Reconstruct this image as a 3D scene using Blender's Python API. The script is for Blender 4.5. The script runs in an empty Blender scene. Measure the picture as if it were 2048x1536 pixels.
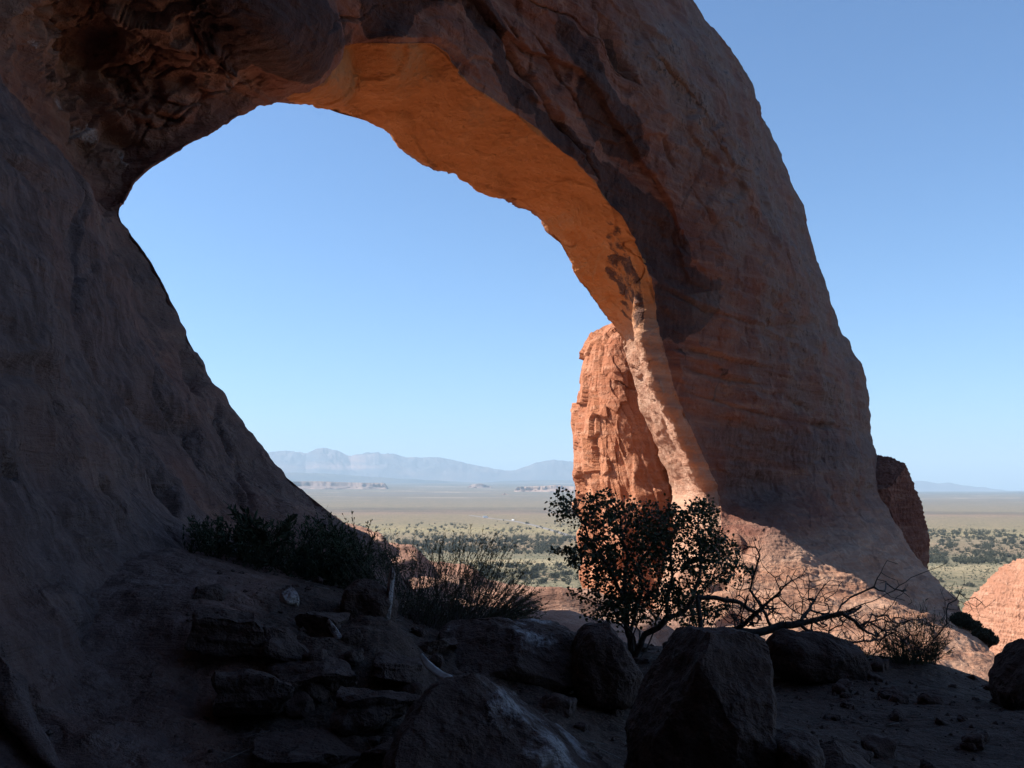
import bpy, math, random
import numpy as np
from mathutils import Vector, Matrix

# ------------------------------------------------------------------ scene, camera
SC = bpy.context.scene
COL = SC.collection
EYE = 1.6
F = 2048.0
TH = math.atan(210 / F)
CT, ST = math.cos(TH), math.sin(TH)

def P(px, py, Y):
    """a point seen at (px, py) of the photograph, Y metres ahead; the eye is at the origin"""
    a = (px - 1024) / F; b = (768 - py) / F
    dx, dy, dz = a, CT - b * ST, ST + b * CT
    return np.array([dx, dy, dz]) * (Y / dy)

LD = np.array([.549, .836]); NB = np.array([-.836, .549]); C0 = 13.03   # the arch's plan line
def W(px, py, w):
    """the same, on the vertical plane w metres behind the arch's front plane"""
    a = (px - 1024) / F; b = (768 - py) / F
    d = np.array([a, CT - b * ST, ST + b * CT])
    t = (C0 + w) / (d[0] * NB[0] + d[1] * NB[1])
    return d * t

def project(v):
    """photo pixel of world points (n,3)"""
    x, y, z = v[:, 0], v[:, 1], v[:, 2]
    f = y * CT + z * ST; u = -y * ST + z * CT
    return 1024 + F * x / f, 768 - F * u / f

# ------------------------------------------------------------------ noise
_rs = np.random.RandomState(7)
_perm = _rs.permutation(256); _perm = np.concatenate([_perm, _perm, _perm])
_g = _rs.normal(size=(256, 3)); _g /= np.linalg.norm(_g, axis=1)[:, None]
def perlin(p):
    p = np.asarray(p, dtype=np.float64)
    i = np.floor(p).astype(np.int64); f = p - i; i &= 255
    u = f * f * f * (f * (f * 6 - 15) + 10)
    out = 0
    for dx in (0, 1):
        for dy in (0, 1):
            for dz in (0, 1):
                h = _perm[_perm[_perm[(i[:, 0] + dx) & 255] + ((i[:, 1] + dy) & 255)] + ((i[:, 2] + dz) & 255)]
                g = _g[h]
                d = (f[:, 0] - dx) * g[:, 0] + (f[:, 1] - dy) * g[:, 1] + (f[:, 2] - dz) * g[:, 2]
                w = (u[:, 0] if dx else 1 - u[:, 0]) * (u[:, 1] if dy else 1 - u[:, 1]) * (u[:, 2] if dz else 1 - u[:, 2])
                out = out + d * w
    return out * 1.5
def fbm(p, octv=5, gain=.5, lac=2.03):
    s = 0; a = 1.; p = np.array(p, dtype=np.float64)
    for k in range(octv):
        s = s + a * perlin(p + 17.3 * k); a *= gain; p = p * lac
    return s
def ridge(p, octv=4, gain=.5):
    s = 0; a = 1.; p = np.array(p, dtype=np.float64)
    for k in range(octv):
        s = s + a * (1 - 2 * np.abs(perlin(p + 9.1 * k))); a *= gain; p = p * 2.1
    return s
def cells(p):
    """distance to the nearest and the second nearest feature point"""
    i = np.floor(p).astype(np.int64); f = p - i
    d1 = np.full(len(p), 9.); d2 = np.full(len(p), 9.)
    for dx in (-1, 0, 1):
        for dy in (-1, 0, 1):
            for dz in (-1, 0, 1):
                h = _perm[_perm[_perm[(i[:, 0] + dx) & 255] + ((i[:, 1] + dy) & 255)] + ((i[:, 2] + dz) & 255)]
                q = _g[h] * .35 + .5
                d = np.sqrt((f[:, 0] - dx - q[:, 0]) ** 2 + (f[:, 1] - dy - q[:, 1]) ** 2 + (f[:, 2] - dz - q[:, 2]) ** 2)
                m = d < d1
                d2 = np.where(m, d1, np.minimum(d2, d)); d1 = np.where(m, d, d1)
    return d1, d2
def cellval(p, k=0):
    """a random value per cell: flat plates with sharp borders"""
    i = np.floor(p).astype(np.int64); f = p - i; d1 = np.full(len(p), 9.); val = np.zeros(len(p))
    for dx in (-1, 0, 1):
        for dy in (-1, 0, 1):
            for dz in (-1, 0, 1):
                h = _perm[_perm[_perm[(i[:, 0] + dx) & 255] + ((i[:, 1] + dy) & 255)] + ((i[:, 2] + dz) & 255)]
                q = _g[h] * .42 + .5
                d = (f[:, 0] - dx - q[:, 0]) ** 2 + (f[:, 1] - dy - q[:, 1]) ** 2 + (f[:, 2] - dz - q[:, 2]) ** 2
                m = d < d1; d1 = np.where(m, d, d1)
                # every plate is also tipped a little
                v = _perm[h + 1] / 255. - .5 + .5 * ((f[:, 0] - dx - q[:, 0]) * _g[h][:, 1] + (f[:, 1] - dy - q[:, 1]) * _g[h][:, 2] + (f[:, 2] - dz - q[:, 2]) * _g[h][:, 0])
                val = np.where(m, v, val)
    return val
def sstep(a, b, x):
    t = np.clip((x - a) / (b - a), 0, 1); return t * t * (3 - 2 * t)

# ------------------------------------------------------------------ mesh helpers
def mesh_obj(name, verts, faces, mat=None, parent=None, smooth=True, attrs=None, mat_idx=None):
    me = bpy.data.meshes.new(name)
    verts = np.asarray(verts, dtype=np.float32); faces = np.asarray(faces, dtype=np.int32)
    me.vertices.add(len(verts)); me.vertices.foreach_set('co', verts.ravel())
    n, k = faces.shape
    me.loops.add(n * k); me.loops.foreach_set('vertex_index', faces.ravel())
    me.polygons.add(n); me.polygons.foreach_set('loop_start', np.arange(0, n * k, k, dtype=np.int32))
    me.polygons.foreach_set('loop_total', np.full(n, k, dtype=np.int32))
    me.update(calc_edges=True); me.validate()
    me.polygons.foreach_set('use_smooth', np.full(n, smooth, dtype=bool))
    for m in (mat if isinstance(mat, (list, tuple)) else [mat]):
        if m: me.materials.append(m)
    if mat_idx is not None: me.polygons.foreach_set('material_index', np.asarray(mat_idx, dtype=np.int32))
    for k_, v_ in (attrs or {}).items():
        at = me.attributes.new(k_, 'FLOAT', 'POINT'); at.data.foreach_set('value', np.asarray(v_, dtype=np.float32))
    o = bpy.data.objects.new(name, me); COL.objects.link(o)
    if parent: o.parent = parent
    return o
def tag(o, label=None, cat=None, group=None, kind=None):
    if label: o['label'] = label
    if cat: o['category'] = cat
    if group: o['group'] = group
    if kind: o['kind'] = kind
    return o
def empty(name, loc=(0, 0, 0)):
    o = bpy.data.objects.new(name, None); o.empty_display_size = .2; o.location = loc; COL.objects.link(o); return o

def grid_faces(nu, nv, wrap_v=False):
    a = np.arange(nu * nv).reshape(nu, nv)
    b = np.concatenate([a, a[:, :1]], axis=1) if wrap_v else a
    return np.stack([b[:-1, :-1], b[1:, :-1], b[1:, 1:], b[:-1, 1:]], axis=-1).reshape(-1, 4)
def grid_normals(g, wrap_v=False):
    du = np.gradient(g, axis=0)
    if wrap_v:
        dv = (np.roll(g, -1, axis=1) - np.roll(g, 1, axis=1)) / 2
    else: dv = np.gradient(g, axis=1)
    n = np.cross(du, dv); l = np.linalg.norm(n, axis=-1, keepdims=True); l[l < 1e-9] = 1
    return n / l

def catmull(pts, t, tension=.5):
    """pts (n, ...) sampled at the real indices t; end points repeated"""
    n = len(pts); i = np.clip(np.floor(t).astype(int), 0, n - 2); f = (t - i)
    sh = (-1,) + (1,) * (pts.ndim - 1); f = f.reshape(sh)
    p0 = pts[np.maximum(i - 1, 0)]; p1 = pts[i]; p2 = pts[i + 1]; p3 = pts[np.minimum(i + 2, n - 1)]
    m1 = (p2 - p0) * tension; m2 = (p3 - p1) * tension
    f2 = f * f; f3 = f2 * f
    return (2 * f3 - 3 * f2 + 1) * p1 + (f3 - 2 * f2 + f) * m1 + (-2 * f3 + 3 * f2) * p2 + (f3 - f2) * m2
def even(pts, n, tens=.5, power=1.):
    """parameters that space n samples about evenly along the mean rail"""
    t = np.linspace(0, len(pts) - 1, 4000); q = catmull(pts, t, tens)
    d = np.linalg.norm(np.diff(q, axis=0), axis=-1)
    if d.ndim > 1: d = d.mean(axis=1)
    s = np.concatenate([[0], np.cumsum(d ** power)]); return np.interp(np.linspace(0, s[-1], n), s, t)
# ------------------------------------------------------------------ materials
class NT:
    def __init__(s, name):
        s.m = bpy.data.materials.new(name); s.m.use_nodes = True; s.t = s.m.node_tree
        s.t.nodes.clear(); s.out = s.n('ShaderNodeOutputMaterial')
    def n(s, typ, **kw):
        x = s.t.nodes.new(typ)
        for k, v in kw.items():
            if k.startswith('i_'):
                key = k[2:]; key = int(key) if key.isdigit() else key.replace('_', ' ')
                x.inputs[key].default_value = v
            else: setattr(x, k, v)
        return x
    def l(s, a, b): s.t.links.new(a, b)
    def val(s, x, sock):
        if isinstance(x, (int, float)): sock.default_value = x
        elif isinstance(x, tuple): sock.default_value = x
        else: s.l(x, sock)
    def math(s, op, a, b=0., clamp=False):
        x = s.n('ShaderNodeMath', operation=op, use_clamp=clamp); s.val(a, x.inputs[0]); s.val(b, x.inputs[1]); return x.outputs[0]
    def mix(s, f, a, b, mode='MIX'):
        x = s.n('ShaderNodeMix', data_type='RGBA', blend_type=mode)
        s.val(f, x.inputs[0]); s.val(a, x.inputs[6]); s.val(b, x.inputs[7]); return x.outputs[2]
    def noise(s, vec, scale, detail=6, rough=.55, dist=0., typ='FBM'):
        x = s.n('ShaderNodeTexNoise', noise_dimensions='3D', noise_type=typ, i_Scale=scale, i_Detail=detail, i_Roughness=rough, i_Distortion=dist)
        s.l(vec, x.inputs['Vector']); return x.outputs['Fac']
    def ramp(s, f, lo, hi, a=0., b=1.):
        x = s.n('ShaderNodeMapRange', interpolation_type='SMOOTHSTEP'); s.val(f, x.inputs[0])
        x.inputs[1].default_value = lo; x.inputs[2].default_value = hi; x.inputs[3].default_value = a; x.inputs[4].default_value = b
        return x.outputs[0]
    def mapping(s, vec, scale=(1, 1, 1), rot=(0, 0, 0), loc=(0, 0, 0)):
        x = s.n('ShaderNodeMapping'); s.l(vec, x.inputs[0])
        x.inputs['Scale'].default_value = scale; x.inputs['Rotation'].default_value = rot; x.inputs['Location'].default_value = loc
        return x.outputs[0]
    def attr(s, name): return s.n('ShaderNodeAttribute', attribute_name=name).outputs['Fac']
def c4(r, g, b): return (r, g, b, 1.)

def rock_mat(name, base=(.40, .19, .12), dark=(.27, .11, .07), light=(.5, .3, .21), strata=1., bump=1., pits=1., tilt=(0, 0, 0), speck=1.):
    N = NT(name)
    co = N.n('ShaderNodeTexCoord').outputs['Object']
    wob = N.mapping(co, (1, 1, 1), tilt)
    lay = N.mapping(wob, (.12, .12, 1.6))
    big = N.noise(co, .35, 5, .6)
    med = N.noise(co, 2.2, 6, .6)
    fine = N.noise(co, 22, 5, .65)
    grain = N.noise(co, 95, 2, .6)
    band = N.noise(lay, 2.4, 7, .62, .25)
    thin = N.noise(N.mapping(wob, (.5, .5, 9.)), 2.2, 5, .6, .3)
    col = N.mix(N.ramp(big, .32, .68), c4(*base), c4(*dark))
    col = N.mix(N.math('MULTIPLY', N.ramp(band, .46, .7), .75 * strata), col, c4(*light))
    col = N.mix(N.math('MULTIPLY', N.ramp(band, .46, .3), .6 * strata), col, c4(*dark))
    col = N.mix(N.math('MULTIPLY', N.ramp(thin, .55, .75), .35 * strata), col, c4(dark[0] * .8, dark[1] * .75, dark[2] * .8))
    col = N.mix(N.math('MULTIPLY', N.ramp(med, .5, .75), .45), col, c4(*[x * 1.18 for x in light]))
    col = N.mix(N.math('MULTIPLY', N.attr('fresh_bounce'), .8), col, N.mix(N.ramp(med, .35, .7), c4(.44, .165, .045), c4(.52, .215, .07)))  # fresher rock, with the orange bounce light worked into its colour
    col = N.mix(N.math('MULTIPLY', N.attr('lit_tone'), .75), col, N.mix(N.ramp(N.math('ADD', N.math('MULTIPLY', band, .7), N.math('MULTIPLY', med, .3)), .38, .62), c4(.37, .19, .12), c4(.48, .30, .21)))  # brighter rock standing in for light on the foot, inner strip and alcove
    # desert varnish, pale salt crust, grey lichen (where the mesh says so)
    vor = N.n('ShaderNodeTexVoronoi', feature='F1', i_Scale=9.); N.l(N.mapping(co, (1, 1, .55)), vor.inputs['Vector'])
    edge = N.math('ADD', N.math('MULTIPLY', N.math('SUBTRACT', med, .5), 1.1), N.math('MULTIPLY', N.math('SUBTRACT', fine, .5), .5))
    vm = N.ramp(N.math('ADD', N.attr('varnish'), N.math('MULTIPLY', edge, .55)), .42, .56)
    streak = N.noise(N.mapping(co, (2.5, 2.5, .3)), 2.2, 5, .65, .4)
    vcol = N.mix(N.ramp(streak, .35, .7), c4(.045, .025, .023), c4(.08, .042, .036))
    col = N.mix(N.math('MULTIPLY', vm, .93), col, vcol)
    lm = N.math('MULTIPLY', N.attr('lichen'), N.ramp(N.math('ADD', N.noise(N.mapping(co, (1, 1, .45)), 9, 6, .7), N.math('MULTIPLY', med, .5)), .80, .92))
    gm = N.math('MULTIPLY', N.attr('lichen'), .72)
    col = N.mix(gm, col, N.mix(N.ramp(med, .35, .65), c4(.15, .115, .10), c4(.23, .172, .145)))
    col = N.mix(N.math('MULTIPLY', lm, .8), col, c4(.05, .042, .038))
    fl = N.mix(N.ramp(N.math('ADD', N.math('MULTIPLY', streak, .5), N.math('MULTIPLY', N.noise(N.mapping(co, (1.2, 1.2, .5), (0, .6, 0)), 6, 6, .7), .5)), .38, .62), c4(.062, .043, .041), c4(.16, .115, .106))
    col = N.mix(N.math('MULTIPLY', N.attr('shade_lichen'), .85), col, fl)  # lichen band on the leg; on the near wall and ground, painted shade
    pm = N.ramp(N.math('ADD', N.attr('pale'), edge), .45, .7)
    col = N.mix(N.math('MULTIPLY', pm, .8), col, c4(.52, .47, .45))
    col = N.mix(N.math('MULTIPLY', N.ramp(N.math('ADD', N.attr('soil'), N.math('MULTIPLY', edge, .4)), .4, .62), .9), col, N.mix(N.ramp(fine, .35, .65), c4(.04, .03, .026), c4(.085, .058, .047)))  # dark soil, with the shade of the foreground put into its colour
    sp = N.ramp(fine, .60, .74)
    col = N.mix(N.math('MULTIPLY', sp, .42 * speck), col, c4(*[x * .45 for x in dark]))
    col = N.mix(N.math('MULTIPLY', N.ramp(grain, .5, .8), .25), col, c4(*[x * 1.25 for x in light]))
    b = N.n('ShaderNodeBsdfPrincipled', i_Roughness=.93); b.inputs['Specular IOR Level'].default_value = .15
    N.l(col, b.inputs['Base Color'])
    pit = N.n('ShaderNodeTexVoronoi', feature='F1', i_Scale=5.5); N.l(N.mapping(wob, (1, 1, 1.8)), pit.inputs['Vector'])
    pith = N.math('MULTIPLY', N.ramp(pit.outputs['Distance'], .0, .32), N.ramp(med, .5, .62))
    h = N.math('ADD', N.math('MULTIPLY', med, .16), N.math('MULTIPLY', fine, .055))
    h = N.math('ADD', h, N.math('MULTIPLY', N.noise(N.mapping(wob, (.5, .5, 6.)), 2.4, 6, .65, .4), .10 * strata))
    h = N.math('ADD', h, N.math('MULTIPLY', pith, .05 * pits))
    h = N.math('ADD', h, N.math('MULTIPLY', grain, .006))
    bp = N.n('ShaderNodeBump', i_Strength=.8, i_Distance=.9 * bump); N.l(h, bp.inputs['Height'])
    N.l(bp.outputs[0], b.inputs['Normal']); N.l(b.outputs[0], N.out.inputs[0])
    return N.m

def plain_mat(name, c1, c2, scale=8., rough=.8, trans=0., spec=.2):
    N = NT(name); co = N.n('ShaderNodeTexCoord').outputs['Object']
    col = N.mix(N.ramp(N.noise(co, scale, 4, .6), .35, .65), c4(*c1), c4(*c2))
    b = N.n('ShaderNodeBsdfPrincipled', i_Roughness=rough); b.inputs['Specular IOR Level'].default_value = spec
    N.l(col, b.inputs['Base Color'])
    if trans:
        t = N.n('ShaderNodeBsdfTranslucent'); N.l(col, t.inputs[0]); m = N.n('ShaderNodeMixShader', i_0=trans)
        N.l(b.outputs[0], m.inputs[1]); N.l(t.outputs[0], m.inputs[2]); N.l(m.outputs[0], N.out.inputs[0])
    else: N.l(b.outputs[0], N.out.inputs[0])
    return N.m
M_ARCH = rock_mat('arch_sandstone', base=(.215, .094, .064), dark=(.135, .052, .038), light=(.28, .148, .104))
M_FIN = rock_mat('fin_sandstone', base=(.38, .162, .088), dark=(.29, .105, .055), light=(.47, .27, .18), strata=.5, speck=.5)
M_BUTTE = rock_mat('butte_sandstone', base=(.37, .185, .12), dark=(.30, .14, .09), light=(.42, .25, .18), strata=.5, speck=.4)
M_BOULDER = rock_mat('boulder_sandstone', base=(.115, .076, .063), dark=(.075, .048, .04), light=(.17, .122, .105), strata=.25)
# ------------------------------------------------------------------ the arch: one body lofted through cross-sections
def arch():
    S = []   # R0 far rim | R1 near rim | four front points | far top ...
    def lefts(r1, f, out):      # a section of the near abutment, far rim hidden behind
        r1p = P(*r1); o2 = np.array([out[0] * .35, 0, out[1] * .35])
        r0 = r1p + np.array([-2.2, .5, 0]) + o2
        S.append([r0, r1p] + [P(*q) for q in f])
    lefts((860, 1210, 13), [(740, 1225, 11.2), (590, 1330, 8.2), (430, 1480, 5.8), (400, 1700, 4.4), (380, 2300, 3.2)], (-1, -.3))
    lefts((745, 1095, 13.6), [(640, 1120, 11.6), (520, 1180, 8.8), (400, 1290, 6.6), (370, 1560, 4.8), (300, 2200, 3.1)], (-1, -.2))
    lefts((590, 968, 14.2), [(490, 1010, 12), (385, 1080, 9.2), (240, 1230, 6.9), (100, 1480, 4.9), (-100, 2100, 3.2)], (-1, 0))
    lefts((520, 905, 14.4), [(430, 935, 12.3), (320, 985, 9.5), (170, 1090, 7.1), (-10, 1270, 5.1), (-500, 1700, 3.4)], (-1, 0))
    lefts((440, 790, 14.7), [(360, 800, 12.5), (250, 830, 9.8), (110, 890, 7.4), (-80, 1000, 5.4), (-900, 1250, 3.4)], (-1, .1))
    lefts((370, 660, 14.9), [(300, 668, 12.6), (200, 690, 10.1), (70, 720, 7.8), (-120, 770, 5.7), (-1100, 850, 3.5)], (-1, .2))
    lefts((315, 540, 15), [(255, 545, 12.9), (165, 545, 10.5), (50, 545, 8.4), (-140, 530, 6.3), (-1200, 400, 3.8)], (-1, .3))
    lefts((265, 468, 15.1), [(215, 460, 13.2), (135, 440, 11), (25, 400, 9), (-160, 330, 6.9), (-1200, 0, 4.2)], (-1, .4))
    lefts((240, 434, 15.1), [(196, 400, 13.4), (118, 345, 11.4), (10, 270, 9.4), (-180, 150, 7.4), (-1200, -300, 4.6)], (-1, .5))
    lefts((249, 405, 15.6), [(190, 360, 15.2), (112, 290, 14.0), (5, 175, 12.4), (-150, -10, 10), (-1100, -700, 6)], (-1, .7))
    lefts((275, 360, 15.9), [(215, 290, 15.7), (140, 190, 15), (50, 60, 13.8), (-80, -150, 11.5), (-800, -1100, 8)], (-.8, 1))
    lefts((320, 322, 16.1), [(262, 240, 16), (190, 120, 15.4), (120, 0, 14.2), (40, -220, 12.5), (-300, -1300, 10)], (-.5, 1))
    lefts((385, 285, 16.4), [(330, 200, 16), (262, 80, 15.2), (215, -40, 14), (160, -260, 12.8), (0, -1400, 11)], (-.4, 1))
    lefts((440, 255, 16.8), [(395, 165, 16.1), (335, 50, 14.9), (310, -60, 13.8), (270, -280, 13.3), (230, -1400, 12.5)], (-.3, 1))
    lefts((500, 215, 17.4), [(468, 130, 16.4), (425, 25, 14.8), (410, -80, 14), (390, -300, 13.8), (420, -1300, 14.5)], (-.2, 1))
    S.append([W(600, 199, 2.6)] + [P(*q) for q in [(574, 196, 18), (565, 150, 16.9), (545, 60, 15.3), (530, -60, 14.8), (520, -280, 15.0), (600, -1100, 17)]])
    S.append([W(640, 212, 3)] + [P(*q) for q in [(632, 172, 18.2), (640, 120, 17.2), (628, 50, 16.2), (620, -60, 15.9), (630, -270, 16), (720, -950, 18.5)]])
    S.append([W(680, 227, 3)] + [P(*q) for q in [(668, 138, 18.6), (683, 88, 18.0), (683, 30, 17.3), (680, -60, 17), (700, -260, 17.2), (800, -820, 19.5)]])
    S.append([W(720, 238, 3)] + [P(*q) for q in [(692, 88, 19.7), (700, 50, 19.2), (705, 0, 18.6), (720, -80, 18.5), (760, -260, 18.6), (870, -720, 20.5)]])
    def right(r0, r1, w0, f, wf):
        S.append([W(*r0, w0), W(*r1, 0)] + [W(*q, w) for q, w in zip(f, wf)])
    a = (-.15, -.5, -.8, -.6, 1.6)
    right((765, 255), (780, 88), 3, [(800, 40), (830, -30), (870, -120), (930, -300), (1020, -520)], a)
    right((800, 290), (846, 86), 3, [(865, 35), (905, -40), (955, -120), (1020, -230), (1110, -380)], a)
    right((850, 325), (884, 106), 3, [(920, 50), (970, -20), (1030, -80), (1110, -170), (1190, -260)], a)
    right((885, 340), (935, 168), 3, [(985, 105), (1045, 40), (1110, -20), (1180, -90), (1260, -160)], a)
    right((915, 348), (995, 208), 3, [(1050, 150), (1115, 90), (1180, 30), (1250, -20), (1325, -68)], a)
    right((960, 380), (1040, 234), 3, [(1100, 185), (1165, 130), (1235, 80), (1305, 30), (1375, 5)], (-.2, -.6, -.9, -.7, 1.3))
    a = (-.3, -.8, -1.2, -1.2, .6)
    right((1030, 400), (1113, 294), 3, [(1168, 245), (1230, 190), (1300, 135), (1360, 95), (1425, 70)], a)
    right((1085, 435), (1181, 355), 3, [(1232, 312), (1295, 265), (1365, 215), (1425, 175), (1484, 150)], a)
    right((1110, 480), (1210, 396), 3, [(1262, 362), (1325, 322), (1400, 280), (1462, 245), (1517, 220)], a)
    right((1137, 518), (1249, 455), 3, [(1303, 432), (1370, 402), (1445, 370), (1505, 340), (1560, 318)], a)
    right((1160, 565), (1280, 506), 3, [(1335, 495), (1405, 478), (1485, 458), (1552, 442), (1610, 438)], (-.3, -.9, -1.3, -1.3, .3))
    a = (-.4, -1., -1.5, -1.6, -.2)
    right((1208, 632), (1307, 597), 3, [(1368, 590), (1440, 580), (1520, 572), (1588, 562), (1641, 566)], a)
    right((1240, 672), (1320, 675), 3.4, [(1388, 676), (1465, 674), (1550, 668), (1625, 664), (1686, 690)], a)
    a = (-.4, -1., -1.6, -1.9, -.8)
    right((1262, 745), (1352, 786), 3.8, [(1420, 786), (1500, 782), (1590, 776), (1668, 775), (1733, 795)], a)
    right((1300, 860), (1395, 884), 4.2, [(1458, 884), (1535, 876), (1615, 866), (1685, 860), (1741, 880)], a)
    right((1343, 975), (1437, 985), 4.6, [(1500, 985), (1572, 972), (1645, 958), (1705, 948), (1750, 935)], (-.5, -1.2, -1.9, -2.2, -1.1))
    def foot(*q): S.append([P(*v) for v in q])
    foot((1345, 1060, 37.5), (1440, 1050, 33), (1510, 1058, 32.3), (1582, 1052, 33), (1662, 1036, 36), (1715, 1010, 40), (1748, 985, 45))
    foot((1330, 1130, 35.5), (1425, 1110, 31.6), (1505, 1120, 30.8), (1592, 1118, 31.2), (1685, 1100, 33.5), (1762, 1090, 37), (1836, 1118, 42))
    foot((1310, 1190, 33), (1400, 1172, 29.5), (1500, 1182, 29), (1612, 1180, 29.4), (1720, 1168, 31), (1810, 1165, 33.5), (1903, 1192, 36.5))
    foot((1300, 1260, 30), (1380, 1240, 27), (1500, 1248, 26.8), (1632, 1245, 27), (1752, 1242, 28), (1858, 1250, 29.5), (1960, 1282, 31.5))
    foot((1290, 1340, 27), (1370, 1330, 24), (1500, 1322, 24.2), (1645, 1318, 24.5), (1785, 1318, 25), (1895, 1325, 26), (2008, 1335, 27.5))
    foot((1290, 1450, 25), (1360, 1450, 22), (1500, 1440, 22), (1650, 1430, 22), (1800, 1430, 22.5), (1920, 1430, 23), (2045, 1420, 24.5))
    # back of the body
    rows = []
    for i, s in enumerate(S):
        s = [np.array(v) for v in s]; r0, r1, top = s[0], s[1], s[6]
        nb = np.array([NB[0], NB[1], 0])
        dist = np.linalg.norm(top - r1)
        lft = i < 15
        k = float(np.clip((i - 9) / 8, 0, 1)); bd = np.array([-8.5, 0, 1.5]) * (1 - k) + nb * 4 * k
        b1 = top + bd; b2 = (b1 + r0) / 2 + np.array([-1.5, .3, 1.]) * (1 - k) + nb * 1.6 * k
        lowk = float(sstep(28.5, 31, i)); rm = (r0 + r1) / 2; rc = (r0 * .25 + r1 * .75) * (1 - lowk) + (r1 + np.array([-.62, -.02, -.05])) * lowk
        # unseen mass added beside, above and behind the camera to block the sky
        if i < 9: shade_roof = np.array([-6.5, -8., -3 + i * 1.6])
        elif i < 19: shade_roof = np.array([-6 + (i - 9) * 1.15, -9. + (i - 9) * .3, 11 + (i - 9) * 1.3])
        else: shade_roof = top + (b1 - top) * .35 + np.array([0, 0, .25])
        if i < 19: b1 = shade_roof + np.array([-7, -1, 3.]); b2 = (b1 + r0) / 2 + np.array([-2, 0, 4.])
        rows.append([rc, s[1], s[2], s[3], s[4], s[5], s[6], shade_roof, b1, b2, r0, rm])
    R = np.array(rows)                                       # (stations, 10, 3)
    NU = 1150
    tu = even(R[:, 1:6], NU)
    Ru = catmull(R, tu, .42)
    # v: three smooth runs with creases at both rims
    def run(cols, n, tens=.5, last=False):
        t = np.linspace(0, len(cols) - 1, n + 1)
        q = catmull(np.swapaxes(Ru[:, cols], 0, 1), t, tens)
        return np.swapaxes(q, 0, 1)[:, :n + (1 if last else 0)]
    soft = run([10, 11, 0, 1], 110, .45)
    front = run([1, 2, 3, 4, 5, 6, 7], 430)
    back = run([7, 8, 9, 10], 60)
    G = np.concatenate([soft, front, back], axis=1)
    nu, nv = G.shape[:2]
    V = np.zeros((nu, nv)); V[:, :110] = -1 + np.arange(110) / 110; V[:, 110:540] = np.arange(430) / 430 * 6; V[:, 540:] = 6 + np.arange(60) / 60
    U = np.repeat(tu[:, None], nv, 1)
    nrm = grid_normals(G, True)
    c = G.reshape(-1, 3); n = nrm.reshape(-1, 3); V = V.ravel(); U = U.ravel()
    # orientation: outwards
    if (n[(U > 18) & (U < 24) & (V > 1) & (V < 3)] @ np.array([.836, -.549, 0])).mean() < 0: n = -n; flip = True
    else: flip = False
    px, py = project(c)
    rim = np.clip(np.minimum(np.abs(V), np.abs(V + 1)) * 3, .25, 1)
    sil = 1 - .5 * np.exp(-((V - 5.4) / .8) ** 2) * (U > 22) * (U < 37)
    d = .28 * fbm(c * .22, 3) * rim + .10 * fbm(c * np.array([.8, .8, 1.2]), 4)
    # bedding ledges, gently tilted
    zz = c[:, 2] + .10 * c[:, 0] + .05 * c[:, 1]
    lay = np.stack([c[:, 0] * .15, c[:, 1] * .15, zz * 2.3], 1)
    led = fbm(lay + .25 * fbm(c * .5, 2)[:, None], 4, .6)
    rightm = sstep(26, 31, U)
    d += np.clip(led, -.55, .45) * (.045 + .035 * rightm) * np.where(V < 0, .35, 1.)
    # slabs peeling off the front face of the span, with sharp edges
    nzl = perlin(c * .6 + 77)
    span = sstep(18.5, 20, U) * (1 - sstep(29, 32, U)) * (V > 0)
    sl = perlin(c * np.array([.25, .25, .5]) + 3.3) + .35 * perlin(c * .9 + 8)
    d += span * .10 * (sstep(-.02, .03, sl) + .6 * sstep(.28, .31, sl))
    ww = V + .35 * perlin(c * .28 + 2) + .12 * perlin(c * 1.1 + 5)
    span2 = sstep(18.5, 20, U) * (1 - sstep(27, 30, U)) * (V > 0)
    d += span2 * (.20 * sstep(1.55, 1.58, ww) - .16 * sstep(1.6, 2.2, ww) + .07 * sstep(3.3, 3.33, ww + .1 * nzl) - .05 * sstep(3.4, 4, ww))
    d -= span2 * .12 * np.exp(-((ww - 3.27) / .03) ** 2) * sstep(-.1, .2, perlin(c * .35 + 3)) + span2 * .10 * np.exp(-((ww - 2.45) / .02) ** 2) * sstep(-.1, .1, perlin(c * .4 + 13))
    sl2 = perlin(c * np.array([.5, .5, .9]) + 31)
    d += np.where(V < 0, .05, 0.) * sstep(.05, .09, sl2)
    # hollowed alcove at the upper left
    alc = sstep(9.2, 10.2, U) * (1 - sstep(13.6, 15., U)) * sstep(.15, .8, V) * (V < 5.6)
    d1, d2 = cells(c * .62 + .5 * fbm(c * .7, 2)[:, None])
    e1, e2 = cells(c * 1.5 + 5 + .4 * fbm(c * 1.2, 2)[:, None])
    h1, h2 = cells(c * 2.6 + 9 + .5 * fbm(c * 2, 2)[:, None])
    d += alc * (-.10 * sstep(.55, .25, d1) - .12 * sstep(.55, .25, e1) - .05 * sstep(.5, .2, h1) - .10 * sstep(.08, .0, e2 - e1) + .30 * cellval(np.stack([c[:, 0] * .9, c[:, 1] * .9, c[:, 2] * .6 + c[:, 0] * .3], 1) + .25 * fbm(c * .8, 3)[:, None]) + .14 * cellval(c * np.array([2.1, 2.1, 1.4]) + .3 * fbm(c * 1.7, 2)[:, None]) + .02 * ridge(c * 2.5, 3))
    d += alc * .35 * (sstep(-.05, .02, perlin(c * .45 + 4)) - .5)
    # the smooth near slope: scour lines running down and right, a few long cracks
    slope = (1 - sstep(8.2, 9.0, U)) * (V > 0)
    al = np.stack([c[:, 0] * .35 + c[:, 2] * .35, c[:, 1] * .35, (c[:, 2] * .75 + c[:, 0] * .9) * 1.6], 1)
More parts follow.
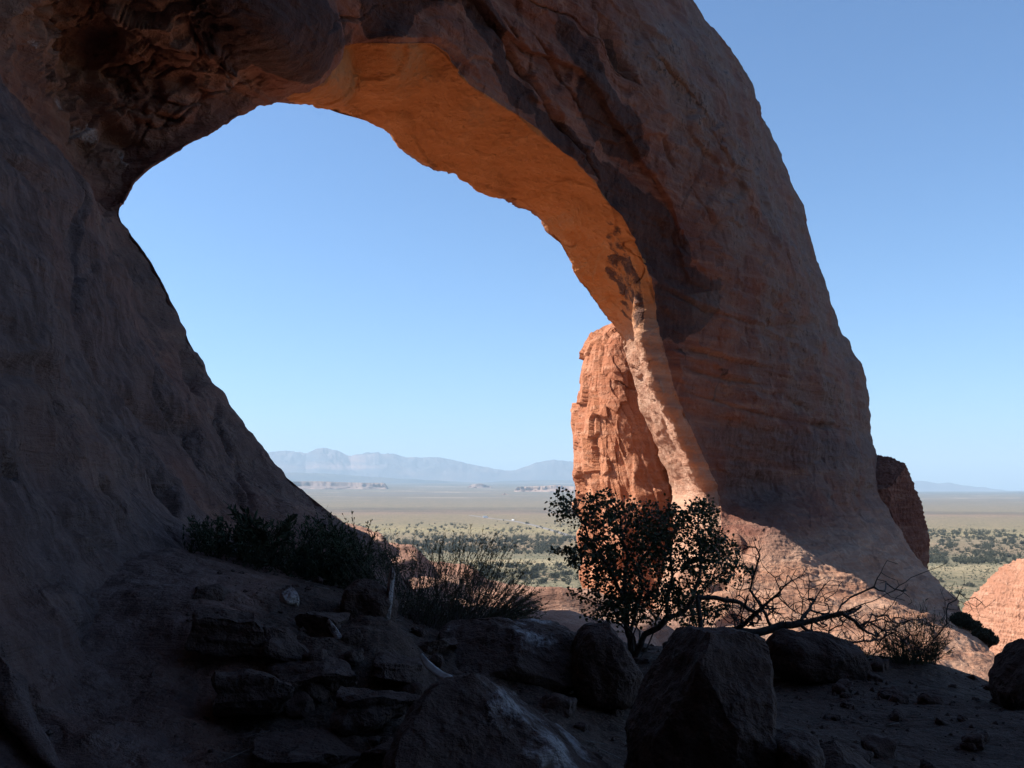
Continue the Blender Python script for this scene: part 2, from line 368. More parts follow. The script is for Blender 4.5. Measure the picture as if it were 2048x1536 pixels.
    d += slope * (.09 * fbm(al, 4, .55) - .10 * sstep(.9, .98, 1 - np.abs(perlin(al * .45 + 2.2)) * 3) * sstep(0, .3, perlin(c * .3 + 7)))
    # brow at the crown: smooth
    brow = sstep(13.6, 14.6, U) * (1 - sstep(17.0, 17.8, U)) * (V > .3)
    d += brow * .12 * np.sin(V * 1.2)
    # rubble at the foot in the sun
    ft = sstep(35.2, 36.2, U) * (V > -.2)
    d += ft * (.07 * np.clip(fbm(np.stack([c[:, 0] * .35, c[:, 1] * .35, zz * 3.2], 1), 4, .55), -.5, .6) + .0 * c[:, 0])
    bump_ = sstep(34.6, 35.4, U) * (1 - sstep(38, 39, U)) * sstep(-.6, 0., V) * (1 - sstep(.7, 1.3, V))
    d += bump_ * (.16 * fbm(c * .8 + 3, 4) + .16 * sstep(.0, .1, perlin(c * .9)))
    d += .018 * fbm(c * 5.5, 3)
    # hairline cracks in the underside, scour pits on the leg
    ck = np.abs(perlin(c * np.array([.55, .55, .8]) + 61)) ; ckm = sstep(.1, .3, perlin(c * .4 + 90))
    d -= (V < 0) * (U > 16) * .10 * np.exp(-(ck / .012) ** 2) * ckm
    pt = perlin(c * np.array([3.2, 3.2, 1.9]) + 7); d -= (V > 1) * (U > 20) * (U < 35.3) * .05 * sstep(.28, .5, pt)
    d += span * .045 * cellval(np.stack([c[:, 0] * .5 + c[:, 2] * .2, c[:, 1] * .5, c[:, 2] * .4], 1) + .3 * fbm(c * .5 + 6, 3)[:, None]) * (1 - sstep(4, 5, V))
    # seams and joints
    def seam(pts, w, dep, lip=0.):
        q = np.array(pts, float); wob = 5 * fbm(np.stack([px * .03, py * .03, px * 0], 1) + w, 3); best = np.full(len(px), 1e9); side = np.zeros(len(px))
        near = (px > q[:, 0].min() - 60) & (px < q[:, 0].max() + 60) & (py > q[:, 1].min() - 60) & (py < q[:, 1].max() + 60)
        X, Y_ = px[near] + wob[near], py[near] + wob[near] * .6; b = best[near]; sd_ = side[near]; wid = np.zeros(near.sum())
        for k in range(len(q) - 1):
            e = q[k + 1] - q[k]; t = np.clip(((X - q[k, 0]) * e[0] + (Y_ - q[k, 1]) * e[1]) / (e @ e), 0, 1)
            dx, dy = X - q[k, 0] - t * e[0], Y_ - q[k, 1] - t * e[1]; dd = np.hypot(dx, dy); m = dd < b; b = np.where(m, dd, b)
            sd_ = np.where(m, np.sign(e[0] * dy - e[1] * dx), sd_); wid = np.where(m, 1 - .8 * abs(2 * (k + t) / (len(q) - 1) - 1) ** 3, wid)
        d[near] -= dep * np.exp(-(b / (w * np.maximum(wid, .1))) ** 2) * wid * (V[near] > -.05)
        if lip: d[near] += lip * np.where(sd_ < 0, 1, 0) * np.exp(-b / (w * 5)) * wid * (V[near] > 0)
    for s_ in [([(215, 765), (260, 815), (310, 890), (360, 960), (388, 1005)], 8, .30, .12), ([(190, 960), (215, 995), (238, 1035)], 4, .12), ([(10, 912), (35, 940), (50, 950)], 4, .1), ([(0, 1325), (60, 1380), (130, 1480)], 9, .14, .06),
               ([(375, 690), (392, 740), (405, 790)], 5, .14), ([(318, 720), (350, 790), (400, 850), (425, 920)], 7, .16, .1), ([(430, 800), (450, 860), (475, 915)], 4, .14), ([(205, 480), (235, 520), (252, 545)], 5, .14), ([(0, 440), (60, 470), (90, 510)], 5, .12),
               ([(55, 560), (110, 610), (130, 650)], 5, .10), ([(40, 300), (85, 350), (120, 420)], 5, .10), ([(110, 1020), (190, 1090), (260, 1130)], 5, .06), ([(60, 1150), (150, 1190), (230, 1240)], 5, .05), ([(100, 740), (180, 800), (240, 870)], 4, .06), ([(290, 560), (330, 640), (350, 700)], 4, .08),
               ([(480, 905), (500, 960), (520, 1000)], 4, .1), ([(930, -30), (985, 50), (1040, 130), (1100, 215), (1165, 300), (1205, 370)], 5, .16, .07), ([(1195, 30), (1215, 70), (1245, 120), (1282, 168)], 11, .45, .15), ([(1325, 270), (1335, 300), (1345, 335)], 4, .15),
               ([(1300, 690), (1400, 705), (1500, 730), (1600, 742)], 5, .08, .05), ([(1360, 780), (1500, 822), (1640, 852), (1720, 855)], 5, .09, .05), ([(1290, 560), (1400, 620), (1530, 652), (1650, 645)], 5, .07, .04), ([(1350, 730), (1450, 760), (1560, 775)], 4, .1),
               ([(1630, 850), (1665, 850)], 7, .25), ([(355, -10), (390, 55), (402, 115)], 5, .22, .1), ([(60, 0), (78, 45), (85, 70)], 6, .2), ([(215, 70), (260, 130), (300, 190)], 7, .2, .1), ([(130, 130), (180, 185), (240, 240)], 6, .18, .1), ([(300, 225), (350, 240), (385, 215)], 6, .16, .1),
               ([(640, 60), (690, 40), (760, 10)], 4, .15), ([(1060, 60), (1120, 140), (1170, 230)], 4, .12), ([(1000, 30), (1050, 110)], 4, .12)]:
        if s_[0][0][0] < 500 and s_[0][0][1] > 250: s_ = (s_[0], s_[1] * 1.25, s_[2] * 1.1) + tuple(s_[3:])
        seam(*s_)
    # calmer on the outermost silhouette
    for pz, am in [(690, .35), (735, .25), (880, .3), (560, .12)]:
        d += am * .8 * sstep(pz - 22, pz, py) * (1 - sstep(pz + 20, pz + 90, py)) * (U > 26) * (U < 35.5) * np.exp(-((V - 5.2) / .7) ** 2)
    d = d * sil + .012 * fbm(c * 9, 2)
    g = c + n * d[:, None]
    # --- stains that belong to the rock, and light and shade painted in
    s_al = (c[:, 0] * LD[0] + c[:, 1] * LD[1]); nz = fbm(c * .55 + 12, 4); nz2 = fbm(c * np.array([.9, .9, .25]) + 40, 4)
    def blob(x, y, rx, ry, ang=0.):
        dx, dy = px - x, py - y; ca, sa = math.cos(ang), math.sin(ang)
        return 1 - np.sqrt(((dx * ca + dy * sa) / rx) ** 2 + ((-dx * sa + dy * ca) / ry) ** 2)
    var = np.full(len(c), -1.)
    for b_ in [(470, 20, 120, 130, .5), (590, 60, 120, 118, .4), (540, -80, 200, 120, 0), (768, 30, 62, 62, 0), (800, -60, 120, 110, .2), (965, 45, 38, 82, -.45), (1000, 130, 28, 60, -.5),
               (1040, 190, 34, 80, -.75), (1110, 262, 34, 90, -.8), (1175, 320, 26, 60, -.8), (1250, 400, 50, 110, -.6), (1230, 250, 60, 130, -.6),
               (1310, 480, 60, 130, -.45), (1370, 600, 75, 90, -.5), (1160, 100, 30, 120, -.6), (1240, 110, 12, 70, -.5), (1330, 640, 60, 60, 0)]:
        var = np.maximum(var, blob(*b_) * 2.2)
    var = np.where(V > .02, np.clip(var + .45 * nz2 + .25 * nz, -.5, 1), -.5)
    alc = alc * (1 - np.clip(var, 0, 1))
    soffit_var = np.maximum(blob(1252, 570, 34, 125, -.28) + .5 * nz, .8 * blob(1235, 700, 20, 60, -.3) + .5 * nz2) * 2.2
    var = np.where(V <= .02, np.clip(soffit_var + .3 * nz - .35, -.5, .5), var)
    var = np.maximum(var, np.where((U > 30) & (U < 35.2) & (V > 0.1), .42 + .35 * nz2 - 1.3 * np.abs(np.sin(zz * 1.1 + nz)), -1) * .9)
    lich = sstep(1.6, 3.6, V + .6 * nz) * sstep(22.5, 25, U) * (V < 6.5) * (1 - sstep(34.6, 35.6, U)) * np.clip(.9 + nz, .3, 1)
    lich = np.maximum(lich, slope * np.clip(.75 + .5 * nz, 0, 1))
    lich = np.maximum(lich, .6 * (U > 30) * (U < 36) * sstep(.5, 1.5, V) * np.clip(.6 + nz, 0, 1))
    pale = np.full(len(c), -.6)
    for b_ in [(150, 205, 22, 60, -.5), (200, 260, 25, 70, -.6), (250, 300, 18, 60, -.5), (60, 90, 14, 50, -.5)]:
        pale = np.maximum(pale, blob(*b_) * .9 - .18)
    pale = np.where(V > 0, np.clip(pale, -.6, .55), -.6)
    f = grid_faces(nu, nv, True)
    if not flip: f = f[:, ::-1]
    o = mesh_obj('rock_arch', g, f, M_ARCH, attrs={'fresh_bounce': (V < .02) * (U > 15) * (1 - sstep(30, 32, U)), 'lit_tone': np.maximum((V < .02) * sstep(29.5, 31.5, U), sstep(34.8, 36, U) * (V > -.1)) + .75 * alc * np.clip(.7 + nz, 0, 1), 'varnish': var, 'shade_lichen': np.clip((1 - sstep(8.6, 9.6, U)) * (V > -.5) * (V < 7) * (.80 + .6 * nz2 - .6 * sstep(1.5, .0, V + .5 * nz)) * (1 - .55 * np.clip(blob(110, 860, 190, 110, .7) * 2, 0, 1)) + (V > 0) * .8 * np.clip(np.maximum(blob(1570, 890, 190, 48, .08), blob(1500, 960, 70, 60)) * 2.5 + .8 * nz, 0, 1) * (U < 35.3) * (U > 25), 0, 1), 'lichen': np.clip(lich, 0, 1), 'pale': pale})  # light and shade in the colour: bright foot, strip, alcove, underside; dark near wall
    print('ARCH', nu, nv)
    return tag(o, 'huge red sandstone arch with orange lit underside framing the desert view', 'rock arch')
ARCH = arch()
# ------------------------------------------------------------------ ground sheet
_gp = [P(*q) for q in [
    (600, 1192, 6.6), (480, 1150, 7.4), (700, 1190, 8.3), (560, 1130, 9.5), (860, 1245, 7.6), (760, 1262, 6.7), (600, 1310, 5.9), (600, 1450, 5.3), (600, 1570, 4.9), (430, 1420, 5.6),
    (820, 1340, 5.9), (820, 1490, 5.2), (1600, 1312, 10.8), (1750, 1308, 10.7), (1850, 1325, 10.2), (1930, 1385, 9.2), (2060, 1440, 8.6),
    (1100, 1252, 13), (1180, 1240, 14), (1250, 1236, 15), (1100, 1205, 19), (1160, 1195, 25), (1080, 1176, 24), (1260, 1215, 22), (1320, 1225, 20), (640, 1010, 17.5), (700, 1046, 18.5), (770, 1079, 19.5),
    (850, 1108, 20.5), (905, 1138, 21), (960, 1162, 22), (1030, 1171, 23.5), (690, 1085, 15.6), (760, 1125, 15.8), (850, 1165, 16.2), (930, 1195, 16.8), (760, 1165, 12.5), (900, 1215, 13), (1000, 1222, 15)]]
_gp += [np.array(q, float) for q in [(.5, 6, -1.5), (1.5, 4.5, -1.6), (2.5, 7, -1.62), (.3, 9, -1.6), (1.2, 10.5, -1.65), (3, 9, -1.63), (4.2, 7.5, -1.6), (3, 3, -1.6), (0, 0, -1.6), (-2, 2, -1.5), (4, 0, -1.7),
    (0, -8, -1.5), (8, -6, -2), (-8, -6, -1), (3.2, 14.5, -3.0), (5, 14.5, -3.4), (7, 13.5, -3.8), (6, 20, -4.8), (10, 20, -5.6), (12, 28, -6.2), (18, 32, -8), (9, 27, -5.4), (1.5, 18, -2.6),
    (-9, 24, -1.5), (-7, 30, -3.6), (-4, 29, -4.0), (-1, 33, -4.6), (1, 37, -4.8), (4, 42, -5.2), (-2, 44, -8), (-9, 44, -10), (3, 50, -9), (10, 52, -9), (22, 48, -12), (22, 30, -10), (16, 16, -6), (24, 10, -9),
    (12, 4, -3.4), (-16, 12, 0), (-20, 30, -5), (0, 62, -17), (20, 64, -18), (40, 40, -16), (-30, 50, -15)]]
_gp = np.array(_gp)
def _tps(r): r = np.maximum(r, 1e-6); return r * r * np.log(r)
_A = _tps(np.linalg.norm(_gp[:, None, :2] - _gp[None, :, :2], axis=-1)) + np.eye(len(_gp)) * .5
_n = len(_gp); _M = np.zeros((_n + 3, _n + 3)); _M[:_n, :_n] = _A; _M[:_n, _n] = 1; _M[:_n, _n + 1:] = _gp[:, :2]; _M[_n:, :_n] = _M[:_n, _n:].T
_wt = np.linalg.solve(_M, np.concatenate([_gp[:, 2], np.zeros(3)]))
def ground_z(x, y, detail=True):
    x = np.atleast_1d(np.asarray(x, float)); y = np.atleast_1d(np.asarray(y, float)); r = np.hypot(x, y)
    near = r < 75; z = np.zeros(len(x))
    if near.any():
        q = np.stack([x[near], y[near]], 1); acc = np.zeros(len(q))
        for k in range(_n): acc += _wt[k] * _tps(np.linalg.norm(q - _gp[k, :2], axis=1))
        z[near] = acc + _wt[_n] + q @ _wt[_n + 1:]
    far = np.interp(r, [0, 30, 60, 100, 160, 230], [-5, -8, -19, -34, -48, -50])
    b = y / np.maximum(x * 0 + 1, 1); ang = x / np.maximum(y, 1)
    k = 1 - sstep(.12, .35, ang)
    rise = np.interp(r, [0, 2200, 4000, 7000, 12000, 30000], [0, 0, 18, 56, 120, 260]) * k + (1 - k) * np.interp(r, [0, 3000, 9000, 30000], [0, 0, 14, 20])
    far = far + np.where(y > 0, rise, 0)
    wgt = sstep(46, 70, r); z = z * (1 - wgt) + far * wgt
    # unseen cliff added behind the camera to cut the skylight
    bk = sstep(2.5, 7.5, -y - .25 * np.abs(x)) * (r < 60)
    z = z + bk * 21 * (1 - sstep(30, 55, r))
    if detail:
        p = np.stack([x, y, z], 1)
        roc = sstep(11, 15, y) * (1 - sstep(50, 80, r))
        m = r < 90
        if m.any():
            pm = p[m]; d = np.zeros(m.sum())
            d += .05 * fbm(pm * np.array([.9, .9, .9]), 4) + .015 * fbm(pm * 6, 3)
            lz = pm[:, 2] * 3.2 + pm[:, 0] * .25 + .5 * fbm(pm * .35, 2)
            st = lz - np.floor(lz); terr = (sstep(.55, 1, st) + np.floor(lz) - lz) / 3.2
            ledge = np.exp(-((pm[:, 0] + 1.0) / 1.3) ** 2) * sstep(4, 5, pm[:, 1]) * (1 - sstep(6.8, 7.6, pm[:, 1]))
            d += terr * np.clip(.8 * roc[m] + .8 * ledge, 0, 1) + ledge * .10 * fbm(pm * 2.2, 4)
            d += roc[m] * .20 * fbm(pm * .45 + 5, 4)
            z[m] += d * (1 - sstep(60, 90, r[m]))
        m = (r > 300) & (r < 9000)
        z[m] += 1.2 * fbm(np.stack([x[m] / 400, y[m] / 400, x[m] * 0], 1), 3) * sstep(300, 700, r[m]) * (1 - sstep(1100, 1300, r[m]) * (1 - sstep(2400, 2800, r[m])))
    return z

def ground():
    fw = np.radians(np.linspace(-34, 34, 760)); rest = np.radians(np.linspace(34, 326, 120)[1:-1])
    th = np.concatenate([fw, rest]); 
    r = np.concatenate([np.geomspace(.4, 3, 20)[:-1], np.geomspace(3, 60, 430)[:-1], np.geomspace(60, 25000, 170)])
    T, R_ = np.meshgrid(th, r, indexing='ij'); x = (R_ * np.sin(T)).ravel(); y = (R_ * np.cos(T)).ravel()
    z = ground_z(x, y)
    nu, nv = len(th), len(r)
    a = np.arange(nu * nv).reshape(nu, nv); b = np.concatenate([a, a[:1]], 0)
    f = np.stack([b[:-1, :-1], b[:-1, 1:], b[1:, 1:], b[1:, :-1]], -1).reshape(-1, 4)
    rc = R_.ravel()[f[:, 0]]
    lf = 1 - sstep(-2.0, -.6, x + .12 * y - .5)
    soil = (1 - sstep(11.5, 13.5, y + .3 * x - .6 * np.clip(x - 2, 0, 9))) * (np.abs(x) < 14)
    o = mesh_obj('ground', np.stack([x, y, z], 1), f[:, ::-1], [M_GROUND, M_PLAIN], mat_idx=(rc > 75).astype(int), attrs={'soil': soil * (1 - lf), 'shade_lichen': soil * lf})  # foreground shade put into the colour of the soil and left rock
    return tag(o, kind='structure')

def plain_material():
    N = NT('desert_plain'); co = N.n('ShaderNodeTexCoord').outputs['Object']
    sx = N.n('ShaderNodeSeparateXYZ'); N.l(co, sx.inputs[0])
    d = N.n('ShaderNodeVectorMath', operation='LENGTH'); N.l(co, d.inputs[0]); D = d.outputs['Value']
    flat = N.mapping(co, (1, 1, 0))
    # patches of vegetation keep their shape on the plain: stretched along x
    w1 = N.noise(N.mapping(flat, (.0009, .0022, 1)), 1., 5, .6); w2 = N.noise(N.mapping(flat, (.004, .010, 1)), 1., 5, .6)
    lg = N.math('LOGARITHM', D, 10.)
    lg = N.math('ADD', lg, N.math('MULTIPLY', N.math('SUBTRACT', w1, .5), .16)); lg = N.math('ADD', lg, N.math('MULTIPLY', N.math('SUBTRACT', w2, .5), .12))
    t = N.n('ShaderNodeMapRange'); N.l(lg, t.inputs[0]); t.inputs[1].default_value = 2.; t.inputs[2].default_value = 4.4
    cr = N.n('ShaderNodeValToRGB'); N.l(t.outputs[0], cr.inputs[0]); e = cr.color_ramp.elements
    pts = [(100, (.30, .17, .11)), (330, (.24, .17, .11)), (420, (.17, .155, .10)), (560, (.20, .17, .11)), (640, (.15, .13, .085)), (735, (.31, .25, .155)), (790, (.15, .14, .095)), (900, (.23, .165, .11)), (1080, (.21, .165, .11)),
           (1250, (.27, .22, .125)), (1500, (.21, .17, .11)), (2000, (.20, .155, .11)), (2170, (.24, .165, .125)), (2330, (.11, .095, .085)), (2600, (.20, .165, .125)), (4200, (.16, .14, .12)), (6500, (.15, .135, .12)), (9500, (.09, .09, .09)), (20000, (.09, .09, .09))]
    P0 = lambda m: (math.log10(m) - 2) / 2.4
    e[0].position = P0(pts[0][0]); e[0].color = c4(*pts[0][1]); e[1].position = min(P0(pts[-1][0]), 1); e[1].color = c4(*pts[-1][1])
    for m, c in pts[1:-1]:
        x = e.new(P0(m)); x.color = c4(*c)
    col = cr.outputs[0]
    bush = N.noise(N.mapping(flat, (.22, .22, 1)), 1., 4, .7); bush2 = N.noise(N.mapping(flat, (.03, .075, 1)), 1., 7, .75)
    col = N.mix(N.math('MULTIPLY', N.ramp(bush, .47, .56), .6), col, c4(.06, .065, .045))
    col = N.mix(N.math('MULTIPLY', N.ramp(bush2, .54, .64), .6), col, c4(.33, .22, .145))
    col = N.mix(N.math('MULTIPLY', N.ramp(bush2, .47, .38), .65), col, c4(.085, .085, .055))
    pl = N.noise(N.mapping(flat, (.0012, .004, 1)), 1., 7, .72)
    fm = N.ramp(D, 3000, 5000)
    col = N.mix(N.math('MULTIPLY', N.ramp(pl, .57, .63), fm), col, c4(.42, .34, .29))
    col = N.mix(N.math('MULTIPLY', N.math('MULTIPLY', N.ramp(pl, .47, .38), fm), .6), col, c4(.12, .12, .14))
    b = N.n('ShaderNodeBsdfPrincipled', i_Roughness=1.); b.inputs['Specular IOR Level'].default_value = 0.
    N.l(col, b.inputs['Base Color'])
    bp = N.n('ShaderNodeBump', i_Strength=.6, i_Distance=1.5); N.l(bush, bp.inputs['Height']); N.l(bp.outputs[0], b.inputs['Normal'])
    N.l(b.outputs[0], N.out.inputs[0]); return N.m
M_PLAIN = plain_material()
M_GROUND = rock_mat('slickrock_ground', base=(.33, .185, .135), dark=(.23, .12, .085), light=(.42, .27, .2), strata=1., pits=.6)
GROUND = ground()

# ------------------------------------------------------------------ rocks
def boulder(name, c, size, rot=(0, 0, 0), seed=0, n=70, box=.5, rough=.12, cuts=(), mat=None, attrs=None, fine=.02, strat=0.):
    """a cube-sphere pulled towards a box, cut by planes, weathered"""
    rs = np.random.RandomState(seed + 11)
    vs, fs, off = [], [], 0
    t = np.tan(np.linspace(-math.pi / 4, math.pi / 4, n)); A, B = np.meshgrid(t, t, indexing='ij'); one = np.ones_like(A)
    for k, sgn in [(0, 1), (0, -1), (1, 1), (1, -1), (2, 1), (2, -1)]:
        q = [None] * 3; q[k] = one * sgn; q[(k + 1) % 3] = A * sgn; q[(k + 2) % 3] = B
        vs.append(np.stack(q, -1).reshape(-1, 3)); fs.append(grid_faces(n, n) + off); off += n * n
    v = np.concatenate(vs); f = np.concatenate(fs)
    # weld the seams
    key = np.round(v, 5); _, idx, inv = np.unique(key, axis=0, return_index=True, return_inverse=True); v = v[idx]; f = inv.ravel()[f]
    u = v / np.linalg.norm(v, axis=1)[:, None]
    p = box; sup = u / (np.sum(np.abs(u) ** (2 / (1 - p * .85)), axis=1) ** ((1 - p * .85) / 2))[:, None]
    sz = np.array(size) / 2; s = sup * sz
    m = float(sz.mean()); q = s / m + seed * 3.7
    s = s + u * (m * rough * 1.5 * fbm(q * .7, 2))[:, None]
    for nx, ny, nz_, d in cuts:
        nn = np.array([nx, ny, nz_], float); nn /= np.linalg.norm(nn)
        e = (s / sz) @ nn - d - .05 * fbm(q * 1.3, 3); e = np.where(e > 0, e, 0); s = s - (e[:, None] * nn) * sz * .93
    s = s + u * (m * rough * .20 * fbm(q * 2.6 + 5, 5, .5) + fine * fbm(s * 7 + seed, 4))[:, None]
    if strat: s = s + u * (strat * np.clip(fbm(np.stack([s[:, 0] * .4, s[:, 1] * .4, s[:, 2] * 5], 1) + seed, 4), -.5, .5))[:, None]
    R_ = np.array(Matrix.Rotation(rot[2], 3, 'Z') @ Matrix.Rotation(rot[1], 3, 'Y') @ Matrix.Rotation(rot[0], 3, 'X'))
    s = s @ R_.T
    o = mesh_obj(name, s, f, mat or M_BOULDER, attrs={k_: fn(s, u) for k_, fn in (attrs or {}).items()})
    o.location = tuple(np.asarray(c, float)); return o

# the rock fin beyond the arch
def fin():
    off = 14
    prof = [(640, 1222, 1265), (650, 1197, 1300), (668, 1178, 1330), (700, 1157, 1370), (740, 1148, 1400), (800, 1144, 1430), (860, 1140, 1450), (930, 1141, 1470), (990, 1150, 1490), (1060, 1156, 1500), (1120, 1161, 1510), (1190, 1158, 1520), (1280, 1150, 1540)]
    Y = 47.; rows = []
    nphi = 620
    ph = np.linspace(0, 2 * math.pi, nphi, endpoint=False)
    tl = np.linspace(0, len(prof) - 1, 460); pr = catmull(np.array(prof, float), tl, .5)
    g = []
    for k, (py, l, r) in enumerate(pr):
        l = l + 26; a, b = P(l, py, Y), P(r, py, Y); cx = (a[0] + b[0]) / 2; rx = (b[0] - a[0]) / 2; z = a[2]
        ry = 2.6 * min(1., .25 + k / 60) + .012 * k * .5
        c, s = np.cos(ph), np.sin(ph); e = .62
        X = np.sign(c) * np.abs(c) ** e * rx; Yy = np.sign(s) * np.abs(s) ** e * ry
        g.append(np.stack([cx + X, Y + 1.2 + Yy + X * .30, np.full(nphi, z)], 1))
    g = np.array(g); n = grid_normals(g, True); c = g.reshape(-1, 3); n = n.reshape(-1, 3)
    if (n[:, 1] * (c[:, 1] - Y - 1)).mean() < 0: n = -n
    # flutes and spalled panels, mostly upright, leaning a little
    q = np.stack([c[:, 0] + .22 * c[:, 2], c[:, 1], c[:, 2] * .28], 1)
    wq = q + .15 * fbm(c * .35 + 2, 3)[:, None]
    d = .85 * cellval(wq * np.array([.42, .42, .62]) + 3) + .42 * cellval(wq * np.array([.95, .95, 1.1]) + 8) + .14 * cellval(wq * np.array([2.4, 2.4, 2.2]) + 1) + .10 * fbm(c * .5, 3) + .30
    low = 1 - sstep(-1.5, 1.5, c[:, 2] + .6 * perlin(c * .4)); d += .45 * low * sstep(-.3, .3, perlin(c * np.array([.5, .5, .9]) + 4))
    d += .025 * ridge(np.stack([c[:, 0] * 2.8 + c[:, 2] * .8, c[:, 1] * 2, c[:, 2] * .35], 1), 3) + .03 * fbm(c * 3, 3)
    d -= .30; d *= .7 * sstep(0, 150, np.repeat(np.arange(460), nphi)) + .05
    f = grid_faces(460, nphi, True)
    v = c + n * d[:, None]
    top = v[:nphi].mean(axis=0); 
    o = mesh_obj('rock_fin', v, f, M_FIN)
    return tag(o, 'tall fluted red rock fin in full sun behind the arch leg', 'rock fin')
fin()
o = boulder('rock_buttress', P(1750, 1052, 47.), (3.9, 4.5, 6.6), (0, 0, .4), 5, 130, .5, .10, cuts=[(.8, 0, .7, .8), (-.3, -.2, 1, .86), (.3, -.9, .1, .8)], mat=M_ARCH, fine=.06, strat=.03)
tag(o, 'shaded red rock knob leaning against the outer side of the arch leg', 'rock buttress')
def butte():
    pa, pb = P(1952, 1190, 62), P(2230, 1100, 62)
    o = boulder('sandstone_dome', ((pa[0] + pb[0]) / 2 + 1.35, 66, -11.7), (8.6, 9, 15.4), (0, 0, .25), 21, 200, .35, .09, cuts=[(-.75, -.2, .75, .55), (-.3, -.9, .2, .72)], mat=M_BUTTE, fine=.09, strat=.12)
    return tag(o, 'pale orange sunlit sandstone dome at the right edge of the photo', 'rock dome')
butte()

# ------------------------------------------------------------------ far mesas and mountains
def range_mesh(name, pts, y0, depth, base, seed, nx=500, ny=70, flat=False, col=None, rough=1., nfreq=1.):
    px = np.array([q[0] for q in pts], float); py = np.array([q[1] for q in pts], float)
    base = float(ground_z(np.array([(px[0] - 1024) / F * y0, (px[-1] - 1024) / F * y0, (px.mean() - 1024) / F * y0]), np.full(3, y0), False).min()) - 6
    X = np.linspace(px[0], px[-1], nx); crest = np.interp(X, px, py); crest = np.convolve(np.pad(crest, 2, 'edge'), np.ones(5) / 5, 'valid')
    if not flat: crest = crest + rough * (1.6 * fbm(np.stack([X * .045, X * 0, X * 0 + seed], 1), 4, .6))
    v = []; T = np.linspace(0, 1, ny)
    H = (978 - crest) / F * (y0 + depth * .5) - base
    xw = (X - 1024) / F * (y0 + depth * .5)
    edge = sstep(0, .06, (X - X[0]) / (X[-1] - X[0])) * sstep(0, .06, (X[-1] - X) / (X[-1] - X[0]))
    for t in T:
        if flat: s = float(np.clip(sstep(0, .22, t) * .45 + sstep(.22, .27, t) * .55, 0, 1) * (1 - sstep(.75, 1, t)))
        else: s = math.sin(math.pi * min(max(t, 0), 1)) ** 1.1
        y = y0 + depth * t
        p = np.stack([xw / depth * 3.5 * nfreq, np.full(nx, t * 3.5 * nfreq), np.full(nx, seed)], 1)
        if flat: z = base + H * s * (.9 + .1 * edge) * np.clip(edge, 0, 1) + 0 * rough
        else:
            rn = ridge(p * 1.4, 6, .6) * .26 * rough * (1 - abs(2 * t - 1) ** 6)
            z = base + H * edge * np.clip(s * (1 + rn - .22 * rough), 0, 1.05)
        yy = y + (depth * .12 * fbm(p * 1.2, 4) if flat else 0)
        v.append(np.stack([xw * (y / (y0 + depth * .5)), yy + np.zeros(nx), z], 1))
    v = np.array(v); f = grid_faces(ny, nx)
    return mesh_obj(name, v.reshape(-1, 3), f[:, ::-1], col)
def far_mat(name, a, b, hi):
    N = NT(name); co = N.n('ShaderNodeTexCoord').outputs['Object']
    n1 = N.noise(N.mapping(co, (.0014, .0014, .006)), 1., 6, .65); n2 = N.noise(N.mapping(co, (.0005, .0005, .004)), 1., 5, .6)
    col = N.mix(N.ramp(n1, .4, .65), c4(*a), c4(*b)); col = N.mix(N.math('MULTIPLY', N.ramp(n2, .54, .72), .45), col, c4(*hi))
    bs = N.n('ShaderNodeBsdfDiffuse'); N.l(col, bs.inputs[0]); N.l(bs.outputs[0], N.out.inputs[0]); return N.m
M_MT = far_mat('mountain_rock', (.07, .075, .09), (.12, .10, .10), (.42, .25, .19))
M_MESA = far_mat('mesa_rock', (.17, .13, .12), (.30, .22, .18), (.46, .35, .29))
M_MESAD = far_mat('foothill_scrub', (.055, .065, .075), (.085, .085, .085), (.16, .13, .11))
o = range_mesh('mountains', [(380, 945), (470, 925), (530, 913), (552, 909), (582, 905), (600, 909), (616, 914), (632, 905), (650, 903), (672, 908), (700, 918), (715, 915), (735, 911), (775, 912), (800, 917), (840, 921), (872, 920), (905, 924), (950, 933), (985, 939), (1005, 943), (1030, 944), (1050, 937), (1075, 930), (1105, 924), (1125, 926), (1150, 928), (1230, 938), (1320, 965), (1420, 990)], 15000, 5000, 100, 3, col=M_MT)
tag(o, kind='structure')
o = range_mesh('foothills', [(330, 948), (480, 945), (560, 946), (650, 948), (720, 953), (800, 958), (900, 963), (960, 966), (1020, 962), (1100, 961), (1180, 962), (1300, 968), (1400, 984)], 11500, 2500, 60, 9, col=M_MESAD, rough=.35)
tag(o, kind='structure')
o = range_mesh('distant_range', [(1700, 985), (1760, 966), (1820, 963), (1850, 964), (1872, 968), (1890, 966), (1920, 971), (1960, 975), (2010, 981), (2060, 984), (2140, 988)], 17000, 3000, -45, 5, col=M_MT, rough=.6)
tag(o, kind='structure')
o = range_mesh('plateau', [(1640, 990), (1700, 985), (1800, 984), (1900, 985), (2000, 985), (2100, 984), (2300, 986), (2400, 992)], 9000, 2500, -48, 7, col=M_MESAD, rough=.3)
tag(o, kind='structure')
def mesa(pts, y0, depth, base, seed, label, nm='mesa'):
    o = range_mesh(nm, pts, y0, depth, base, seed, 260, 60, True, M_MESA); tag(o, label, 'mesa', 'low mesas on the far plain'); return o
mesa([(560, 966), (600, 963), (640, 963), (690, 965), (740, 966), (768, 966), (782, 972)], 6300, 700, 40, 2, 'long low tan mesa at the foot of the mountains, left side')
mesa([(934, 974), (945, 969), (962, 967), (975, 971), (985, 974)], 6900, 400, 50, 5, 'small pale mesa standing alone on the far plain')
mesa([(1024, 978), (1035, 974), (1060, 973), (1090, 972), (1110, 970), (1140, 973), (1180, 975), (1200, 980)], 5300, 500, 26, 6, 'long blue shaded mesa just left of the sunlit rock fin')
